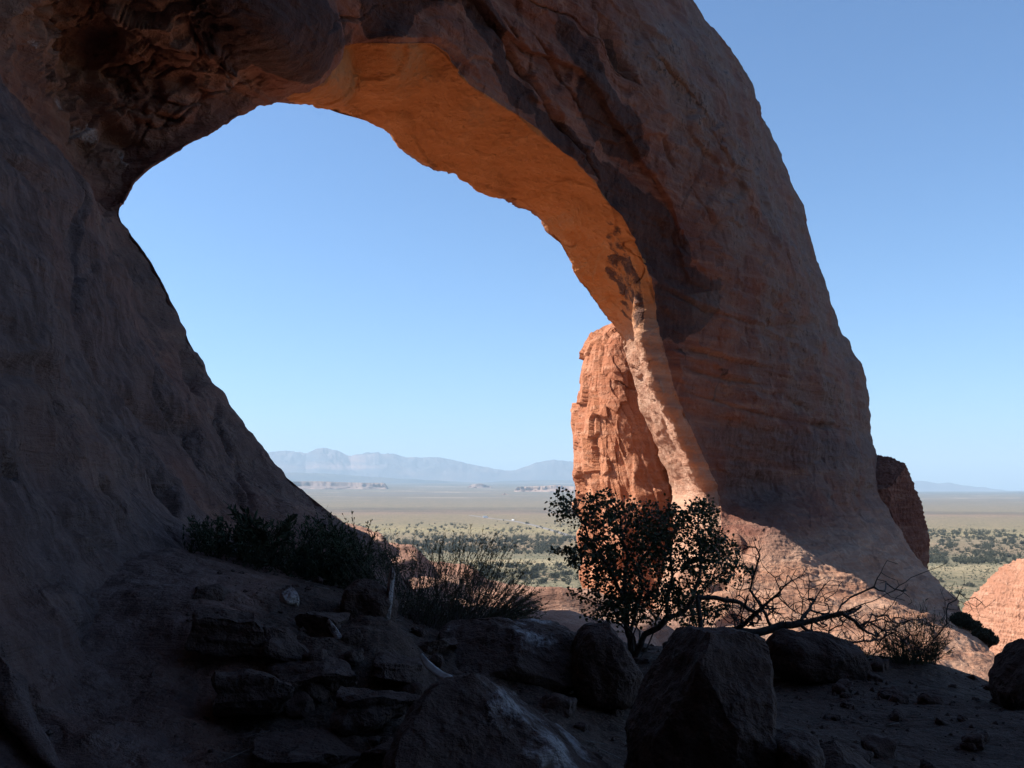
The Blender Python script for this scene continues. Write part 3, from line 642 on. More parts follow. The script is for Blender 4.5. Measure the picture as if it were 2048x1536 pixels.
mesa([(998, 993), (1003, 988), (1010, 986), (1018, 989), (1022, 993)], 4500, 160, 12, 8, 'small white cliffed butte in front of the blue mesa', 'small_butte')
# ------------------------------------------------------------------ plants
M_BARK = plain_mat('bark', (.075, .06, .05), (.13, .105, .09), 30)
M_DEADW = plain_mat('dead_wood', (.045, .037, .032), (.08, .068, .06), 30)
M_BLEACH = plain_mat('bleached_wood', (.35, .33, .31), (.50, .48, .46), 25)
M_LEAF = plain_mat('broad_leaf', (.045, .06, .03), (.075, .09, .04), 6, .55, .12)
M_SAGE = plain_mat('sage_leaf', (.075, .085, .05), (.12, .12, .075), 6, .8, .15)
M_WEED = plain_mat('weed_leaf', (.04, .055, .035), (.065, .08, .045), 6, .8, .1)
M_DARK = plain_mat('dark_shrub_leaf', (.022, .026, .016), (.035, .038, .022), 6, .8)
M_JUN = plain_mat('juniper_foliage', (.04, .045, .028), (.065, .065, .042), .6, .9, .05)

class Geo:
    def __init__(s): s.v = []; s.f = []; s.n = 0
    def add(s, v, f): s.v.append(v); s.f.append(f + s.n); s.n += len(v)
    def tubes(s, A, B, ra, rb, k=5):
        """one tapered tube per edge"""
        A, B = np.asarray(A, float), np.asarray(B, float); m = len(A)
        d = B - A; l = np.linalg.norm(d, axis=1)[:, None]; l[l == 0] = 1; d /= l
        ref = np.where(np.abs(d[:, 2:3]) > .9, np.array([[1., 0, 0]]), np.array([[0, 0, 1.]]))
        u = np.cross(d, ref); u /= np.linalg.norm(u, axis=1)[:, None]; w = np.cross(d, u)
        a = np.arange(k) * 2 * math.pi / k; c = np.cos(a)[None, :, None]; sn = np.sin(a)[None, :, None]
        rad = u[:, None] * c + w[:, None] * sn
        va = A[:, None] + rad * np.asarray(ra)[:, None, None]; vb = B[:, None] + rad * np.asarray(rb)[:, None, None]
        v = np.concatenate([va, vb], 1).reshape(-1, 3)
        j = np.arange(k); q = np.stack([j, (j + 1) % k, (j + 1) % k + k, j + k], 1)
        f = (q[None] + (np.arange(m) * 2 * k)[:, None, None]).reshape(-1, 4); s.add(v, f)
    def leaves(s, pos, direc, L, Wd, rs, fold=.25):
        m = len(pos); d = direc / np.maximum(np.linalg.norm(direc, axis=1), 1e-6)[:, None]
        r = rs.normal(size=(m, 3)); u = np.cross(d, r); u /= np.maximum(np.linalg.norm(u, axis=1), 1e-6)[:, None]; n = np.cross(d, u)
        L = np.asarray(L)[:, None]; Wd = np.asarray(Wd)[:, None]
        p = [pos, pos + d * L * .3 + u * Wd * .5 + n * L * fold * .4, pos + d * L * .72 + u * Wd * .42 + n * L * fold * .4, pos + d * L, pos + d * L * .72 - u * Wd * .42 + n * L * fold * .4, pos + d * L * .3 - u * Wd * .5 + n * L * fold * .4]
        v = np.stack(p, 1).reshape(-1, 3); o = np.arange(m)[:, None, None] * 6
        f = (np.array([[0, 1, 2, 3], [0, 3, 4, 5]])[None] + o).reshape(-1, 4); s.add(v, f)
    def build(s, name, mat, parent=None, smooth=False, org=None):
        v = np.concatenate(s.v)
        if org is not None: v = v - np.asarray(org)
        return mesh_obj(name, v, np.concatenate(s.f), mat, parent, smooth)

def grow(limbs, att, seed, seg=.09, jit=.02, back=.35, r_tip=.002, r_max=.05, expo=2.35, sagk=.10):
    """limbs: polylines, the first starts at the root; att: points every one of which gets a twig"""
    rs = np.random.RandomState(seed); nodes = []; par = []
    def put(p, pr): nodes.append(np.asarray(p, float)); par.append(pr); return len(nodes) - 1
    put(limbs[0][0], -1)
    def path(i, q, j=jit):
        a = nodes[i]; q = np.asarray(q, float); L = np.linalg.norm(q - a); m = max(1, int(L / seg)); 
        sag = rs.normal(size=3) * L * sagk
        for k in range(1, m + 1):
            t = k / m; i = put(a + (q - a) * t + sag * math.sin(math.pi * t) + (rs.normal(size=3) * j if k < m else 0), i)
        return i
    for l in limbs:
        P0 = np.asarray(l[0], float); i = int(np.argmin([np.linalg.norm(n - P0) for n in nodes]))
        for q in l[1:]: i = path(i, q, jit * .6)
    nd = np.array(nodes); root = nd[0]
    o = np.argsort([np.min(np.linalg.norm(nd - q, axis=1)) for q in att]); cap = len(att) * 14 + len(nodes) + 10
    buf = np.zeros((cap, 3)); buf[:len(nodes)] = nd; cnt = len(nodes)
    for q in att[o]:
        d = np.linalg.norm(buf[:cnt] - q, axis=1)
        dr = np.linalg.norm(buf[:cnt] - root, axis=1); qr = np.linalg.norm(q - root)
        i = int(np.argmin(d + back * np.maximum(dr - qr + d * .5, 0)))
        path(i, q)
        new = len(nodes)
        if new > cap - 20: break
        buf[cnt:new] = np.array(nodes[cnt:new]); cnt = new
    nd = np.array(nodes); par = np.array(par); n = len(nd); rad = np.zeros(n); acc = np.zeros(n); kids = np.zeros(n, int)
    for i in range(n - 1, 0, -1):
        a = acc[i] if acc[i] > 0 else r_tip ** expo
        rad[i] = a ** (1 / expo); acc[par[i]] += a; kids[par[i]] += 1
    rad[0] = acc[0] ** (1 / expo); rad = np.minimum(rad, r_max)
    return nd, par, rad, kids
def tube_tree(g, nd, par, rad, sel=None, k=5):
    i = np.arange(1, len(nd)) if sel is None else sel
    g.tubes(nd[par[i]], nd[i], np.minimum(rad[par[i]], rad[i] * 1.35), rad[i], k)
def ell(rs, n, spec, Y, dY):
    """points in a bundle of ellipsoids standing Y metres ahead"""
    wts = np.array([s[2] * s[3] * (s[4] if len(s) > 4 else 1) for s in spec], float); wts /= wts.sum(); out = []
    for k in rs.choice(len(spec), n, p=wts):
        c = spec[k]
        while True:
            u = rs.uniform(-1, 1, 3)
            if u @ u < 1: break
        out.append(P(c[0] + u[0] * c[2], c[1] + u[1] * c[3], Y + u[2] * dY))
    return np.array(out)

def leafy_bush():
    rs = np.random.RandomState(4); Y = 10.5; root = P(1262, 1330, Y)
    L = [[root, P(1258, 1270, Y), P(1254, 1215, Y), P(1250, 1150, Y + .05)], [P(1254, 1215, Y), P(1215, 1130, Y - .2), P(1175, 1070, Y - .3), P(1135, 1020, Y - .35)],
         [P(1258, 1270, Y), P(1285, 1180, Y + .2), P(1300, 1100, Y + .25), P(1310, 1010, Y + .3)], [P(1250, 1150, Y), P(1235, 1070, Y), P(1225, 990, Y)],
         [root, P(1290, 1268, Y - .1), P(1335, 1235, Y - .2), P(1385, 1200, Y - .2), P(1400, 1150, Y - .1), P(1395, 1070, Y), P(1390, 1010, Y)],
         [P(1335, 1235, Y - .2), P(1345, 1150, Y), P(1355, 1060, Y)], [P(1385, 1200, Y - .2), P(1440, 1150, Y), P(1470, 1110, Y)], [P(1258, 1270, Y), P(1215, 1235, Y), P(1175, 1200, Y), P(1140, 1185, Y - .2)], [P(1258, 1270, Y), P(1210, 1262, Y), P(1165, 1225, Y - .1)],
         [root, P(1278, 1240, Y - .2), P(1290, 1190, Y - .3)], [root, P(1240, 1240, Y - .2), P(1222, 1190, Y - .3)], [root, P(1310, 1250, Y + .2), P(1340, 1200, Y + .2)], [root, P(1270, 1250, Y + .3), P(1268, 1190, Y + .3)], [P(1335, 1235, Y - .2), P(1420, 1230, Y), P(1460, 1200, Y)]]
    spec = [(1245, 1075, 95, 85), (1205, 1020, 62, 40), (1300, 1050, 60, 55, .8), (1380, 1075, 75, 75), (1400, 1020, 36, 32, 1.2), (1290, 1140, 130, 70, .9), (1425, 1120, 60, 65, 1.25), (1150, 1020, 38, 45, .55), (1118, 1015, 26, 40, .35), (1190, 1110, 60, 40, 1.2), (1135, 1105, 35, 14, .9),
            (1225, 1175, 60, 45, .7), (1360, 1190, 90, 35, .55), (1150, 1190, 28, 14, .5), (1185, 1228, 30, 14, .35), (1480, 1140, 30, 35, .5), (1335, 1060, 40, 60, 1.), (1300, 1205, 90, 45, 1.2), (1235, 1215, 55, 38, 1.1), (1400, 1225, 70, 30, .9)]
    att = ell(rs, 2300, spec, Y, .75)
    nd, par, rad, kids = grow(L, att, 5, .07, .006, r_tip=.0019, r_max=.1, expo=2.05)
    t = empty('leafy_bush', tuple(root)); g = Geo(); big = rad[np.arange(len(nd))] > .012; idx = np.arange(1, len(nd))
    tube_tree(g, nd, par, rad, idx[big[1:]], 8); g.build('trunk', M_BARK, t, True, root)
    g = Geo(); tube_tree(g, nd, par, rad, idx[~big[1:]], 4); g.build('branches', M_BARK, t, False, root)
    thin = np.where(rad < .0042)[0]; sel = thin[rs.rand(len(thin)) < .98]; rep = 6
    i = np.repeat(sel, rep)[:]; i = i[rs.rand(len(i)) < min(1, 17500 / max(len(i), 1))]
    pos = nd[i] + rs.normal(size=(len(i), 3)) * .022; L_ = rs.uniform(.022, .040, len(i)); g = Geo()
    g.leaves(pos, rs.normal(size=(len(i), 3)) + np.array([0, 0, -.2]), L_, L_ * rs.uniform(.75, .95, len(i)), rs); g.build('foliage', M_LEAF, t, False, root)
    return tag(t, 'round leafy bush standing dark against the sunlit rock behind the boulders', 'bush')
leafy_bush()

def dead_tree():
    rs = np.random.RandomState(8); Y = 9.6; root = P(1440, 1275, Y)
    L = [[P(1330, 1295, Y + .3), P(1400, 1270, Y + .1), P(1470, 1262, Y), P(1545, 1258, Y), P(1600, 1247, Y), P(1672, 1230, Y - .1), P(1729, 1207, Y - .2), P(1772, 1188, Y - .2), P(1822, 1155, Y - .3), P(1892, 1127, Y - .4)],
         [P(1672, 1230, Y - .1), P(1700, 1195, Y), P(1720, 1186, Y), P(1748, 1174, Y), P(1762, 1145, Y), P(1774, 1121, Y), P(1796, 1128, Y)],
         [P(1400, 1270, Y), P(1395, 1195, Y + .2), P(1430, 1195, Y + .2), P(1480, 1205, Y + .2), P(1512, 1226, Y + .2), P(1560, 1190, Y + .2)],
         [P(1470, 1262, Y), P(1530, 1210, Y - .3), P(1580, 1165, Y - .4), P(1592, 1140, Y - .4)], [P(1600, 1247, Y), P(1640, 1270, Y - .3), P(1700, 1285, Y - .3), P(1760, 1280, Y - .2)],
         [P(1600, 1247, Y), P(1635, 1190, Y + .3), P(1660, 1160, Y + .3)], [P(1545, 1258, Y), P(1500, 1180, Y), P(1520, 1110, Y), P(1505, 1075, Y)]]
    spec = [(1600, 1225, 110, 40, 1.1), (1500, 1210, 70, 50, 1.), (1500, 1110, 40, 50, .32), (1580, 1150, 60, 28, .2), (1720, 1250, 90, 40, 1.1), (1650, 1180, 70, 25, .3), (1790, 1180, 55, 26, .25), (1460, 1240, 60, 35, 1.), (1840, 1270, 60, 40, .5)]
    att = ell(rs, 820, spec, Y, .7)
    nd, par, rad, kids = grow(L, att, 3, .06, .008, back=.5, r_tip=.0028, r_max=.05, expo=1.95, sagk=.03)
    t = empty('dead_tree', tuple(nd[0])); g = Geo(); idx = np.arange(1, len(nd)); big = rad[1:] > .010
    tube_tree(g, nd, par, rad, idx[big], 7); g.build('trunk', M_DEADW, t, True, nd[0])
    g = Geo(); tube_tree(g, nd, par, rad, idx[~big], 4); g.build('twigs', M_DEADW, t, False, nd[0])
    return tag(t, 'leafless dead tree fallen to the right with a tangle of bare twigs', 'dead tree')
dead_tree()
def dead_sapling():
    rs = np.random.RandomState(18); Y = 9.
    L = [[P(1850, 1300, Y), P(1868, 1278, Y), P(1894, 1247, Y), P(1893, 1220, Y), P(1897, 1207, Y), P(1919, 1186, Y), P(1923, 1196, Y)], [P(1894, 1247, Y), P(1915, 1256, Y - .1), P(1931, 1258, Y - .1)], [P(1919, 1186, Y), P(1950, 1195, Y), P(1972, 1215, Y), P(1990, 1200, Y)]]
    att = ell(rs, 46, [(1935, 1215, 60, 35), (1900, 1200, 30, 45), (1925, 1165, 12, 30)], Y, .35)
    nd, par, rad, kids = grow(L, att, 3, .06, .006, back=.5, r_tip=.0014, r_max=.016, expo=2.2)
    g = Geo(); tube_tree(g, nd, par, rad, None, 5); o = g.build('dead_sapling', M_DEADW, None, True, nd[0]); o.location = tuple(nd[0])
    return tag(o, 'thin crooked bare sapling in front of the sunlit sandstone dome', 'dead sapling')
dead_sapling()

def stems(name, label, cat, bases, tips, Y, n, seed, mat, leafmat, leaf=(.02, .006), per=24, curve=.15, r=.0022, dY=.4, start=.25, wig=.03):
    """a clump of stems fanning from a line of bases to a line of tips"""
    rs = np.random.RandomState(seed); b = np.array(bases, float); t = np.array(tips, float); g = Geo(); lf = Geo(); K = 7
    for k in range(n):
        s = rs.rand(); ib = np.interp(s * (len(b) - 1), np.arange(len(b)), b[:, 0]), np.interp(s * (len(b) - 1), np.arange(len(b)), b[:, 1])
        s2 = np.clip(s + rs.normal() * .12, 0, 1); it = np.interp(s2 * (len(t) - 1), np.arange(len(t)), t[:, 0]), np.interp(s2 * (len(t) - 1), np.arange(len(t)), t[:, 1])
        y = Y + rs.uniform(-dY, dY); A = P(ib[0] + rs.normal() * 10, ib[1], y); lift = rs.rand() ** 1.1 * .8
        T_ = P(it[0] + rs.normal() * 12, it[1] + (ib[1] - it[1]) * lift, y + rs.uniform(-dY, dY)); q = []
        side = rs.normal(size=3) * curve * np.linalg.norm(T_ - A); side[2] *= .3
        for j in range(K):
            u = j / (K - 1); q.append(A + (T_ - A) * u + side * (u * u - u) * 1.3 + rs.normal(size=3) * wig * .12 * (j > 0))
        q = np.array(q); rr = r * (1.15 - .8 * np.arange(K) / (K - 1)); g.tubes(q[:-1], q[1:], rr[:-1], rr[1:], 4)
        m = rs.poisson(per)
        if m and leaf:
            u = start + (1 - start) * rs.rand(m); i = np.clip((u * (K - 1)).astype(int), 0, K - 2); fr = (u * (K - 1) - i)[:, None]
            pos = q[i] * (1 - fr) + q[i + 1] * fr; d = q[i + 1] - q[i]; d /= np.linalg.norm(d, axis=1)[:, None]
            ln = leaf[0] * rs.uniform(.6, 1.2, m); lf.leaves(pos, d * .9 + rs.normal(size=(m, 3)) * .55, ln, ln * leaf[1] / leaf[0], rs)
    c = (np.array(P(b[:, 0].mean(), b[:, 1].mean(), Y))); root = empty(name, tuple(c)); g.build('stems', mat, root, False, c)
    if leaf: lf.build('foliage', leafmat, root, False, c)
    return tag(root, label, cat)
stems('rabbitbrush', 'wide dark brush of upright feathery stems growing left of the flat boulder', 'desert shrub', [(770, 1250), (850, 1262), (930, 1258), (985, 1250)], [(680, 1070), (750, 1055), (840, 1060), (900, 1058), (960, 1050), (1020, 1062), (1060, 1150), (1075, 1200)], 8.2, 560, 1, M_BARK, M_SAGE, (.022, .007), 30, .12, .0022, .5, .12)
stems('weed_clump', 'dense dark weed mass in the hollow beside the smooth rock slope', 'weeds', [(400, 1150), (520, 1185), (640, 1190), (730, 1190)], [(385, 1035), (450, 1030), (540, 1035), (620, 1030), (680, 1040), (730, 1080)], 8.9, 800, 2, M_WEED, M_WEED, (.045, .014), 26, .2, .002, .5, .08)
stems('weed_clump', 'loose reddish sprigs on the sunlit ridge below the left wall', 'weeds', [(660, 1120), (720, 1130), (790, 1150)], [(640, 1005), (690, 1020), (740, 1030), (770, 1080), (840, 1110)], 10.2, 85, 12, M_BARK, M_SAGE, (.03, .012), 24, .2, .002, .4, .2)
stems('thistle', 'arching thick leaved plant silhouetted above the dark weeds', 'plant', [(500, 1100), (520, 1100), (545, 1100)], [(470, 1000), (488, 985), (520, 1020), (560, 1005), (590, 1030)], 8.4, 16, 22, M_WEED, M_WEED, (.075, .022), 26, .22, .005, .15, .35, .08)
stems('grass_tuft', 'spiky round grass tuft on the dark lip under the dead tree', 'grass tuft', [(1790, 1325), (1825, 1330), (1865, 1325)], [(1745, 1235), (1785, 1205), (1830, 1195), (1870, 1205), (1905, 1245)], 9.9, 330, 5, M_WEED, M_WEED, (.05, .005), 5, .2, .0018, .3, .1)
stems('weed_clump', 'low scraggly dry plants left of the spiky tuft, below the dead tree', 'weeds', [(1600, 1320), (1680, 1325), (1760, 1325)], [(1590, 1270), (1650, 1262), (1710, 1265), (1780, 1270)], 10.1, 120, 15, M_DEADW, M_WEED, (.03, .008), 14, .3, .002, .4, .1)

def shrub_ball(name, label, spec, Y, dY, n, seed, leaf, mat, g_=None):
    rs = np.random.RandomState(seed); pos = ell(rs, n, spec, Y, dY); g = Geo(); L_ = rs.uniform(.6, 1.2, n) * leaf
    g.leaves(pos, rs.normal(size=(n, 3)), L_, L_ * .6, rs); c = pos.mean(axis=0); t = empty(name, tuple(c)); g.build('foliage', mat, t, False, c)
    g = Geo(); A = np.repeat(np.array([[c[0], c[1], pos[:, 2].min() - .1]]), 40, 0); B = pos[rs.choice(n, 40)]; g.tubes(A, B, np.full(40, .03), np.full(40, .008), 4); g.build('stems', M_BARK, t, False, c)
    return tag(t, label, 'shrub', g_)
shrub_ball('slope_shrub', 'dark dense shrub on the outer edge of the rock slope, higher one', [(1922, 1240, 24, 16), (1945, 1252, 20, 12)], 32.5, .6, 5200, 1, .055, M_DARK)
shrub_ball('slope_shrub', 'dark dense shrub low on the rock slope beside the pale dome', [(1965, 1268, 22, 12), (1985, 1280, 14, 10)], 31, .6, 4200, 2, .055, M_DARK)

# ------------------------------------------------------------------ foreground stones
def stone(nm, px, py, Y, w, d, h, seed, label, cat='boulder', **k):
    grp = k.pop('group', None); o = boulder(nm, P(px, py, Y), (w, d, h), seed=seed, **k); return tag(o, label, cat, grp)
pl = {'pale': lambda s, u: .18 + .35 * u[:, 2] + .25 * fbm(s * 4, 3)}
stone('boulder', 1420, 1468, 5.2, .70, .85, 1.0, 3, 'largest rounded grey boulder at lower centre right', n=170, box=.72, rough=.05, rot=(0, .04, .12), cuts=[(-.8, 0, .6, .74), (.2, -.8, .6, .86), (.9, -.4, .1, .84), (-.5, -.85, .1, .86)], attrs={'pale': lambda s, u: -.1 + .30 * fbm(s * 3, 3)})
stone('boulder', 1065, 1602, 4.7, 1.3, .9, .60, 8, 'long slab boulder with a pale crest sloping down to the right', n=150, box=.6, rough=.08, rot=(.3, .55, .1), cuts=[(.1, -.9, .5, .5), (.2, .3, .9, .8), (-.6, -.5, .7, .7), (.7, -.4, .6, .8)], attrs=pl)
stone('boulder', 1020, 1300, 7.2, 1.02, .9, .44, 12, 'broad flat boulder behind the pale crested slab', n=130, box=.5, rough=.12, rot=(0, .06, .3), cuts=[(-.6, -.5, .6, .55), (.4, -.8, .4, .7), (.1, -.2, 1, .7)], attrs=pl)
stone('boulder', 1215, 1330, 7., .46, .6, .58, 14, 'small hump backed boulder between the flat one and the largest one', n=100, box=.3, rough=.1, cuts=[(.7, 0, .6, .62)])
stone('boulder', 1625, 1322, 9.2, .85, .8, .40, 17, 'dark boulder on the lip behind the largest boulder', n=90, box=.4, rough=.14, rot=(0, .2, .4))
stone('boulder', 2062, 1362, 8.4, .42, .8, .62, 23, 'black shaded rock cut off by the right edge', n=90, box=.4, rough=.14, cuts=[(-.7, 0, .7, .6)])
stone('boulder', 1690, 1550, 5., .42, .5, .3, 29, 'angular shaded rock in the lower right corner area', n=80, box=.5, rough=.12, cuts=[(.6, -.2, .7, .4), (-.6, -.2, .7, .4)])
stone('boulder', 1592, 1520, 4.9, .22, .4, .2, 33, 'small angular rock touching the foot of the largest boulder', n=60, box=.5, rough=.14)
stone('boulder', 945, 1440, 5.15, .22, .3, .42, 35, 'narrow upright rock beside the bleached driftwood', n=70, box=.6, rough=.1, cuts=[(.3, -.5, .8, .6)])
stone('boulder', 985, 1475, 4.9, .15, .2, .14, 38, 'fist sized knob of rock in front of the narrow upright rock', n=50, box=.3, rough=.12)
W_ = {'pale': lambda s, u: .72 + .4 * fbm(s * 14, 3)}
stone('pale_stone', 776, 1197, 6.9, .075, .10, .42, 41, 'tall thin white stone standing on edge before the brush', 'stone', n=60, box=.3, rough=.06, cuts=[(-.95, 0, .38, .15), (.9, 0, -.3, .6)], rot=(0, .05, .3), attrs=W_, fine=.006)
stone('pale_stone', 675, 1270, 6.3, .09, .10, .23, 43, 'bluish white leaf shaped stone leaning on the ledge', 'stone', n=60, box=.3, rough=.08, cuts=[(.9, 0, .5, .3), (-.9, 0, -.5, .4)], rot=(0, -.4, .3), attrs=W_, fine=.006)
stone('pale_stone', 582, 1190, 6.55, .12, .14, .13, 45, 'pale blocky stone at the left end of the ledge', 'stone', n=60, box=.5, rough=.1, cuts=[(.9, 0, .5, .3), (-.5, -.5, .6, .4)], rot=(0, .3, .6), attrs=W_, fine=.008)
stone('pale_stone', 722, 1182, 7., .05, .08, .11, 47, 'smallest white chip of stone above the leaning one', 'stone', n=40, box=.3, rough=.3, rot=(0, -.5, .3), attrs=W_, fine=.005)
stone('flat_stone', 744, 1275, 6.5, .23, .2, .06, 49, 'thin flat slab of stone lying at the foot of the tall white stone', 'stone', n=50, box=.5, rough=.15, rot=(0, -.15, .2), fine=.006)
stone('ledge_block', 730, 1235, 7.0, .34, .4, .5, 51, 'dark upright block between the white stones', 'rock', n=80, box=.55, rough=.16, strat=.03)
blk = [(640, 1225, 6.5, .36, .4, .22, 'dark broken block right under the weed hollow'), (560, 1260, 6.1, .42, .5, .2, 'wide tilted block below the pale blocky stone'), (470, 1240, 6.0, .36, .5, .26, 'rough block against the smooth rock slope'), (420, 1180, 6.8, .3, .4, .3, 'cracked knob of rock at the top of the smooth slope foot'),
       (620, 1330, 5.8, .5, .5, .2, 'layered block in the middle of the ledge face'), (500, 1370, 5.5, .5, .5, .24, 'layered block low at the foot of the smooth slope'), (740, 1390, 5.5, .55, .5, .26, 'broad layered block under the flat stone slab'), (800, 1320, 6.0, .36, .4, .16, 'low block just left of the driftwood'),
       (600, 1480, 5.1, .6, .5, .26, 'layered block at the bottom edge, left one'), (800, 1500, 5.0, .5, .5, .24, 'layered block at the bottom edge, left of the driftwood tip'), (880, 1270, 6.9, .3, .4, .12, 'thin slab leaning on the broad flat boulder')]
for i, (a, b_, Y, w, d, h, lb) in enumerate(blk):
    stone('ledge_block', a, b_ + 22, Y, w * .85, d, h * .78, 60 + i, lb, 'rock', n=84, box=.8, rough=.07, cuts=[tuple(q) + (dd,) for q, dd in zip(np.random.RandomState(i + 5).normal(size=(6, 3)) * [1, 1, .5], np.random.RandomState(i).uniform(.5, .8, 6))], rot=(.08 * (i % 3 - 1), .22 * math.sin(i * 2.1), i * .9), strat=.06, group='broken blocks of the layered ledge')
def driftwood():
    q = np.array([P(*p) for p in [(843, 1310, 5.4), (858, 1332, 5.35), (880, 1350, 5.3), (902, 1362, 5.25), (905, 1385, 5.2), (893, 1405, 5.15), (886, 1425, 5.1), (892, 1450, 5.05), (902, 1485, 5.), (915, 1520, 4.95)]])
    t = np.linspace(0, len(q) - 1, 70); c = catmull(q, t); r = np.interp(t, [0, 1, 3, 4, 5, 6, 7, 9], [.009, .018, .02, .026, .026, .017, .014, .008]); ph = np.linspace(0, 2 * math.pi, 14, endpoint=False); g = []
    for i, p in enumerate(c):
        d = c[min(i + 1, 69)] - c[max(i - 1, 0)]; d /= np.linalg.norm(d); u = np.cross(d, [0, 1, 0]); u /= np.linalg.norm(u); w2 = np.cross(d, u)
        rr = r[i] * (1 + .25 * np.sin(ph * 3 + i * .12)); g.append(p + u * (np.cos(ph) * rr)[:, None] + w2 * (np.sin(ph) * rr)[:, None])
    g = np.array(g); v = g.reshape(-1, 3); o = mesh_obj('driftwood', v - q[4], grid_faces(70, 14, True), M_BLEACH); o.location = tuple(q[4])
    return tag(o, 'crooked bleached branch lying against the rocks in the foreground', 'driftwood')
driftwood()
rs = np.random.RandomState(77); peb = []
for k in range(4):
    o = boulder('loose_stone', (0, 0, 0), (.12, .1, .07), seed=90 + k, n=16, box=.5, rough=.25, fine=.004); peb.append(o)
n_p = 0
while n_p < 210:
    x, y = rs.uniform(-1.6, 4.6), rs.uniform(4.6, 11.2); px_, py_ = project(np.array([[x, y, -1.55]]))
    if not (380 < px_[0] < 2040): continue
    z = float(ground_z(x, y)[0]); o = peb[n_p] if n_p < 4 else peb[n_p % 4].copy()
    if n_p >= 4: COL.objects.link(o)
    s = rs.uniform(.3, 1.35) ** 1.9; o.scale = (s, s * rs.uniform(.7, 1.2), s); o.rotation_euler = (rs.uniform(-.4, .4), rs.uniform(-.4, .4), rs.uniform(0, 6.3)); o.location = (x, y, z + .015 * s)
    tag(o, 'small dark loose stone scattered on the shaded foreground soil', 'stone', 'loose stones on the shaded soil'); n_p += 1

def gravel():
    rs = np.random.RandomState(31); g = Geo(); n = 5200; x = rs.uniform(-2.2, 5.6, n); y = rs.uniform(4.2, 12.5, n); k = fbm(np.stack([x * .9, y * .9, x * 0], 1), 3) > rs.uniform(-.6, .5, n); x, y = x[k], y[k]; n = len(x); z = ground_z(x, y)
    s = .006 + .022 * rs.rand(n) ** 3; v0 = np.array([(0, 0, 1), (1, 0, 0), (0, 1, 0), (-1, 0, 0), (0, -1, 0), (0, 0, -1)], float); f0 = np.array([(0, 1, 2, 2), (0, 2, 3, 3), (0, 3, 4, 4), (0, 4, 1, 1), (5, 2, 1, 1), (5, 3, 2, 2), (5, 4, 3, 3), (5, 1, 4, 4)])
    v = v0[None] * s[:, None, None] * rs.uniform(.6, 1.5, (n, 6, 3)) * np.array([1, 1, .7]) + np.stack([x, y, z + s * .2], 1)[:, None]
    tri = f0[:, :3]; o = mesh_obj('gravel', v.reshape(-1, 3), (tri[None] + (np.arange(n) * 6)[:, None, None]).reshape(-1, 3), M_BOULDER, smooth=False); tag(o, kind='stuff')
    # dry litter: fallen twigs
    g = Geo(); n = 420; x = rs.uniform(-1.8, 4.8, n); y = rs.uniform(4.6, 11.8, n); a = rs.uniform(0, 6.3, n); L = rs.uniform(.04, .22, n); A = np.stack([x, y, ground_z(x, y) + .008], 1); bx_, by_ = x + L * np.cos(a), y + L * np.sin(a); B = np.stack([bx_, by_, ground_z(bx_, by_) + .01 + .02 * rs.rand(n)], 1)
    g.tubes(A, B, rs.uniform(.0015, .004, n), rs.uniform(.0008, .002, n), 4); o = g.build('twig_litter', M_LITTER); tag(o, kind='stuff')
M_LITTER = plain_mat('dry_litter', (.12, .10, .085), (.22, .19, .17), 30)
gravel()
# ------------------------------------------------------------------ trees of the plain
def juniper_mesh(seed, n=330):
    rs = np.random.RandomState(seed); g = Geo(); cl = np.clip(rs.normal(size=(11, 3)), -1.3, 1.3) * np.array([.30, .30, .22]) + np.array([0, 0, .52])
    i = rs.randint(0, 11, n); pos = cl[i] + np.clip(rs.normal(size=(n, 3)), -1.7, 1.7) * .13; pos[:, 2] = np.clip(pos[:, 2], .06, 1.05)
    L_ = rs.uniform(.10, .19, n); g.leaves(pos, rs.normal(size=(n, 3)) + np.array([0, 0, .4]), L_, L_ * .8, rs, .4); nl = sum(len(f) for f in g.f)
    g.tubes([[0, 0, -.08]] * 11, list(cl), [.05] * 11, [.03] * 11, 4); v = np.concatenate(g.v); f = np.concatenate(g.f)
    return v, f, (np.arange(len(f)) >= nl).astype(int)
protos = [juniper_mesh(s) for s in range(5)]; pmesh = []
rs = np.random.RandomState(3); spots = []
def scatter(n, px0, px1, py0, py1, h0, h1, tagid, clump=0.):
    c = 0
    while c < n:
        px, py = rs.uniform(px0, px1), rs.uniform(py0, py1)
        if clump and perlin(np.array([[px * .02, py * .06, tagid * 3.3]]))[0] < rs.uniform(-.5, clump): continue
        d = 50 * F / (py - 978); p = P(px, py, d); z = float(ground_z(p[0], p[1])[0]); spots.append((p[0], p[1], z, rs.uniform(h0, h1), tagid)); c += 1
scatter(105, 800, 1165, 1128, 1163, 1.6, 4.8, 0, .25)
scatter(75, 700, 1165, 1078, 1104, 1.6, 5., 1, .3)
scatter(25, 660, 1165, 1040, 1072, 1.4, 4., 2, .3)
scatter(75, 1838, 2048, 1066, 1125, 1.4, 5., 3, .2)
scatter(12, 1860, 2048, 1140, 1235, 1.5, 3.2, 4)
LB = ['green juniper in the near wooded band of the plain seen through the arch', 'dusky juniper in the farther dark woodland band seen through the arch', 'tiny lone juniper on the open plain below the road', 'juniper scattered over the plain right of the arch', 'small isolated bush on the grey green flat right of the arch']
GR = ['junipers of the near wooded band', 'junipers of the farther wooded band', 'lone junipers below the road', 'junipers right of the arch', 'isolated bushes right of the arch']
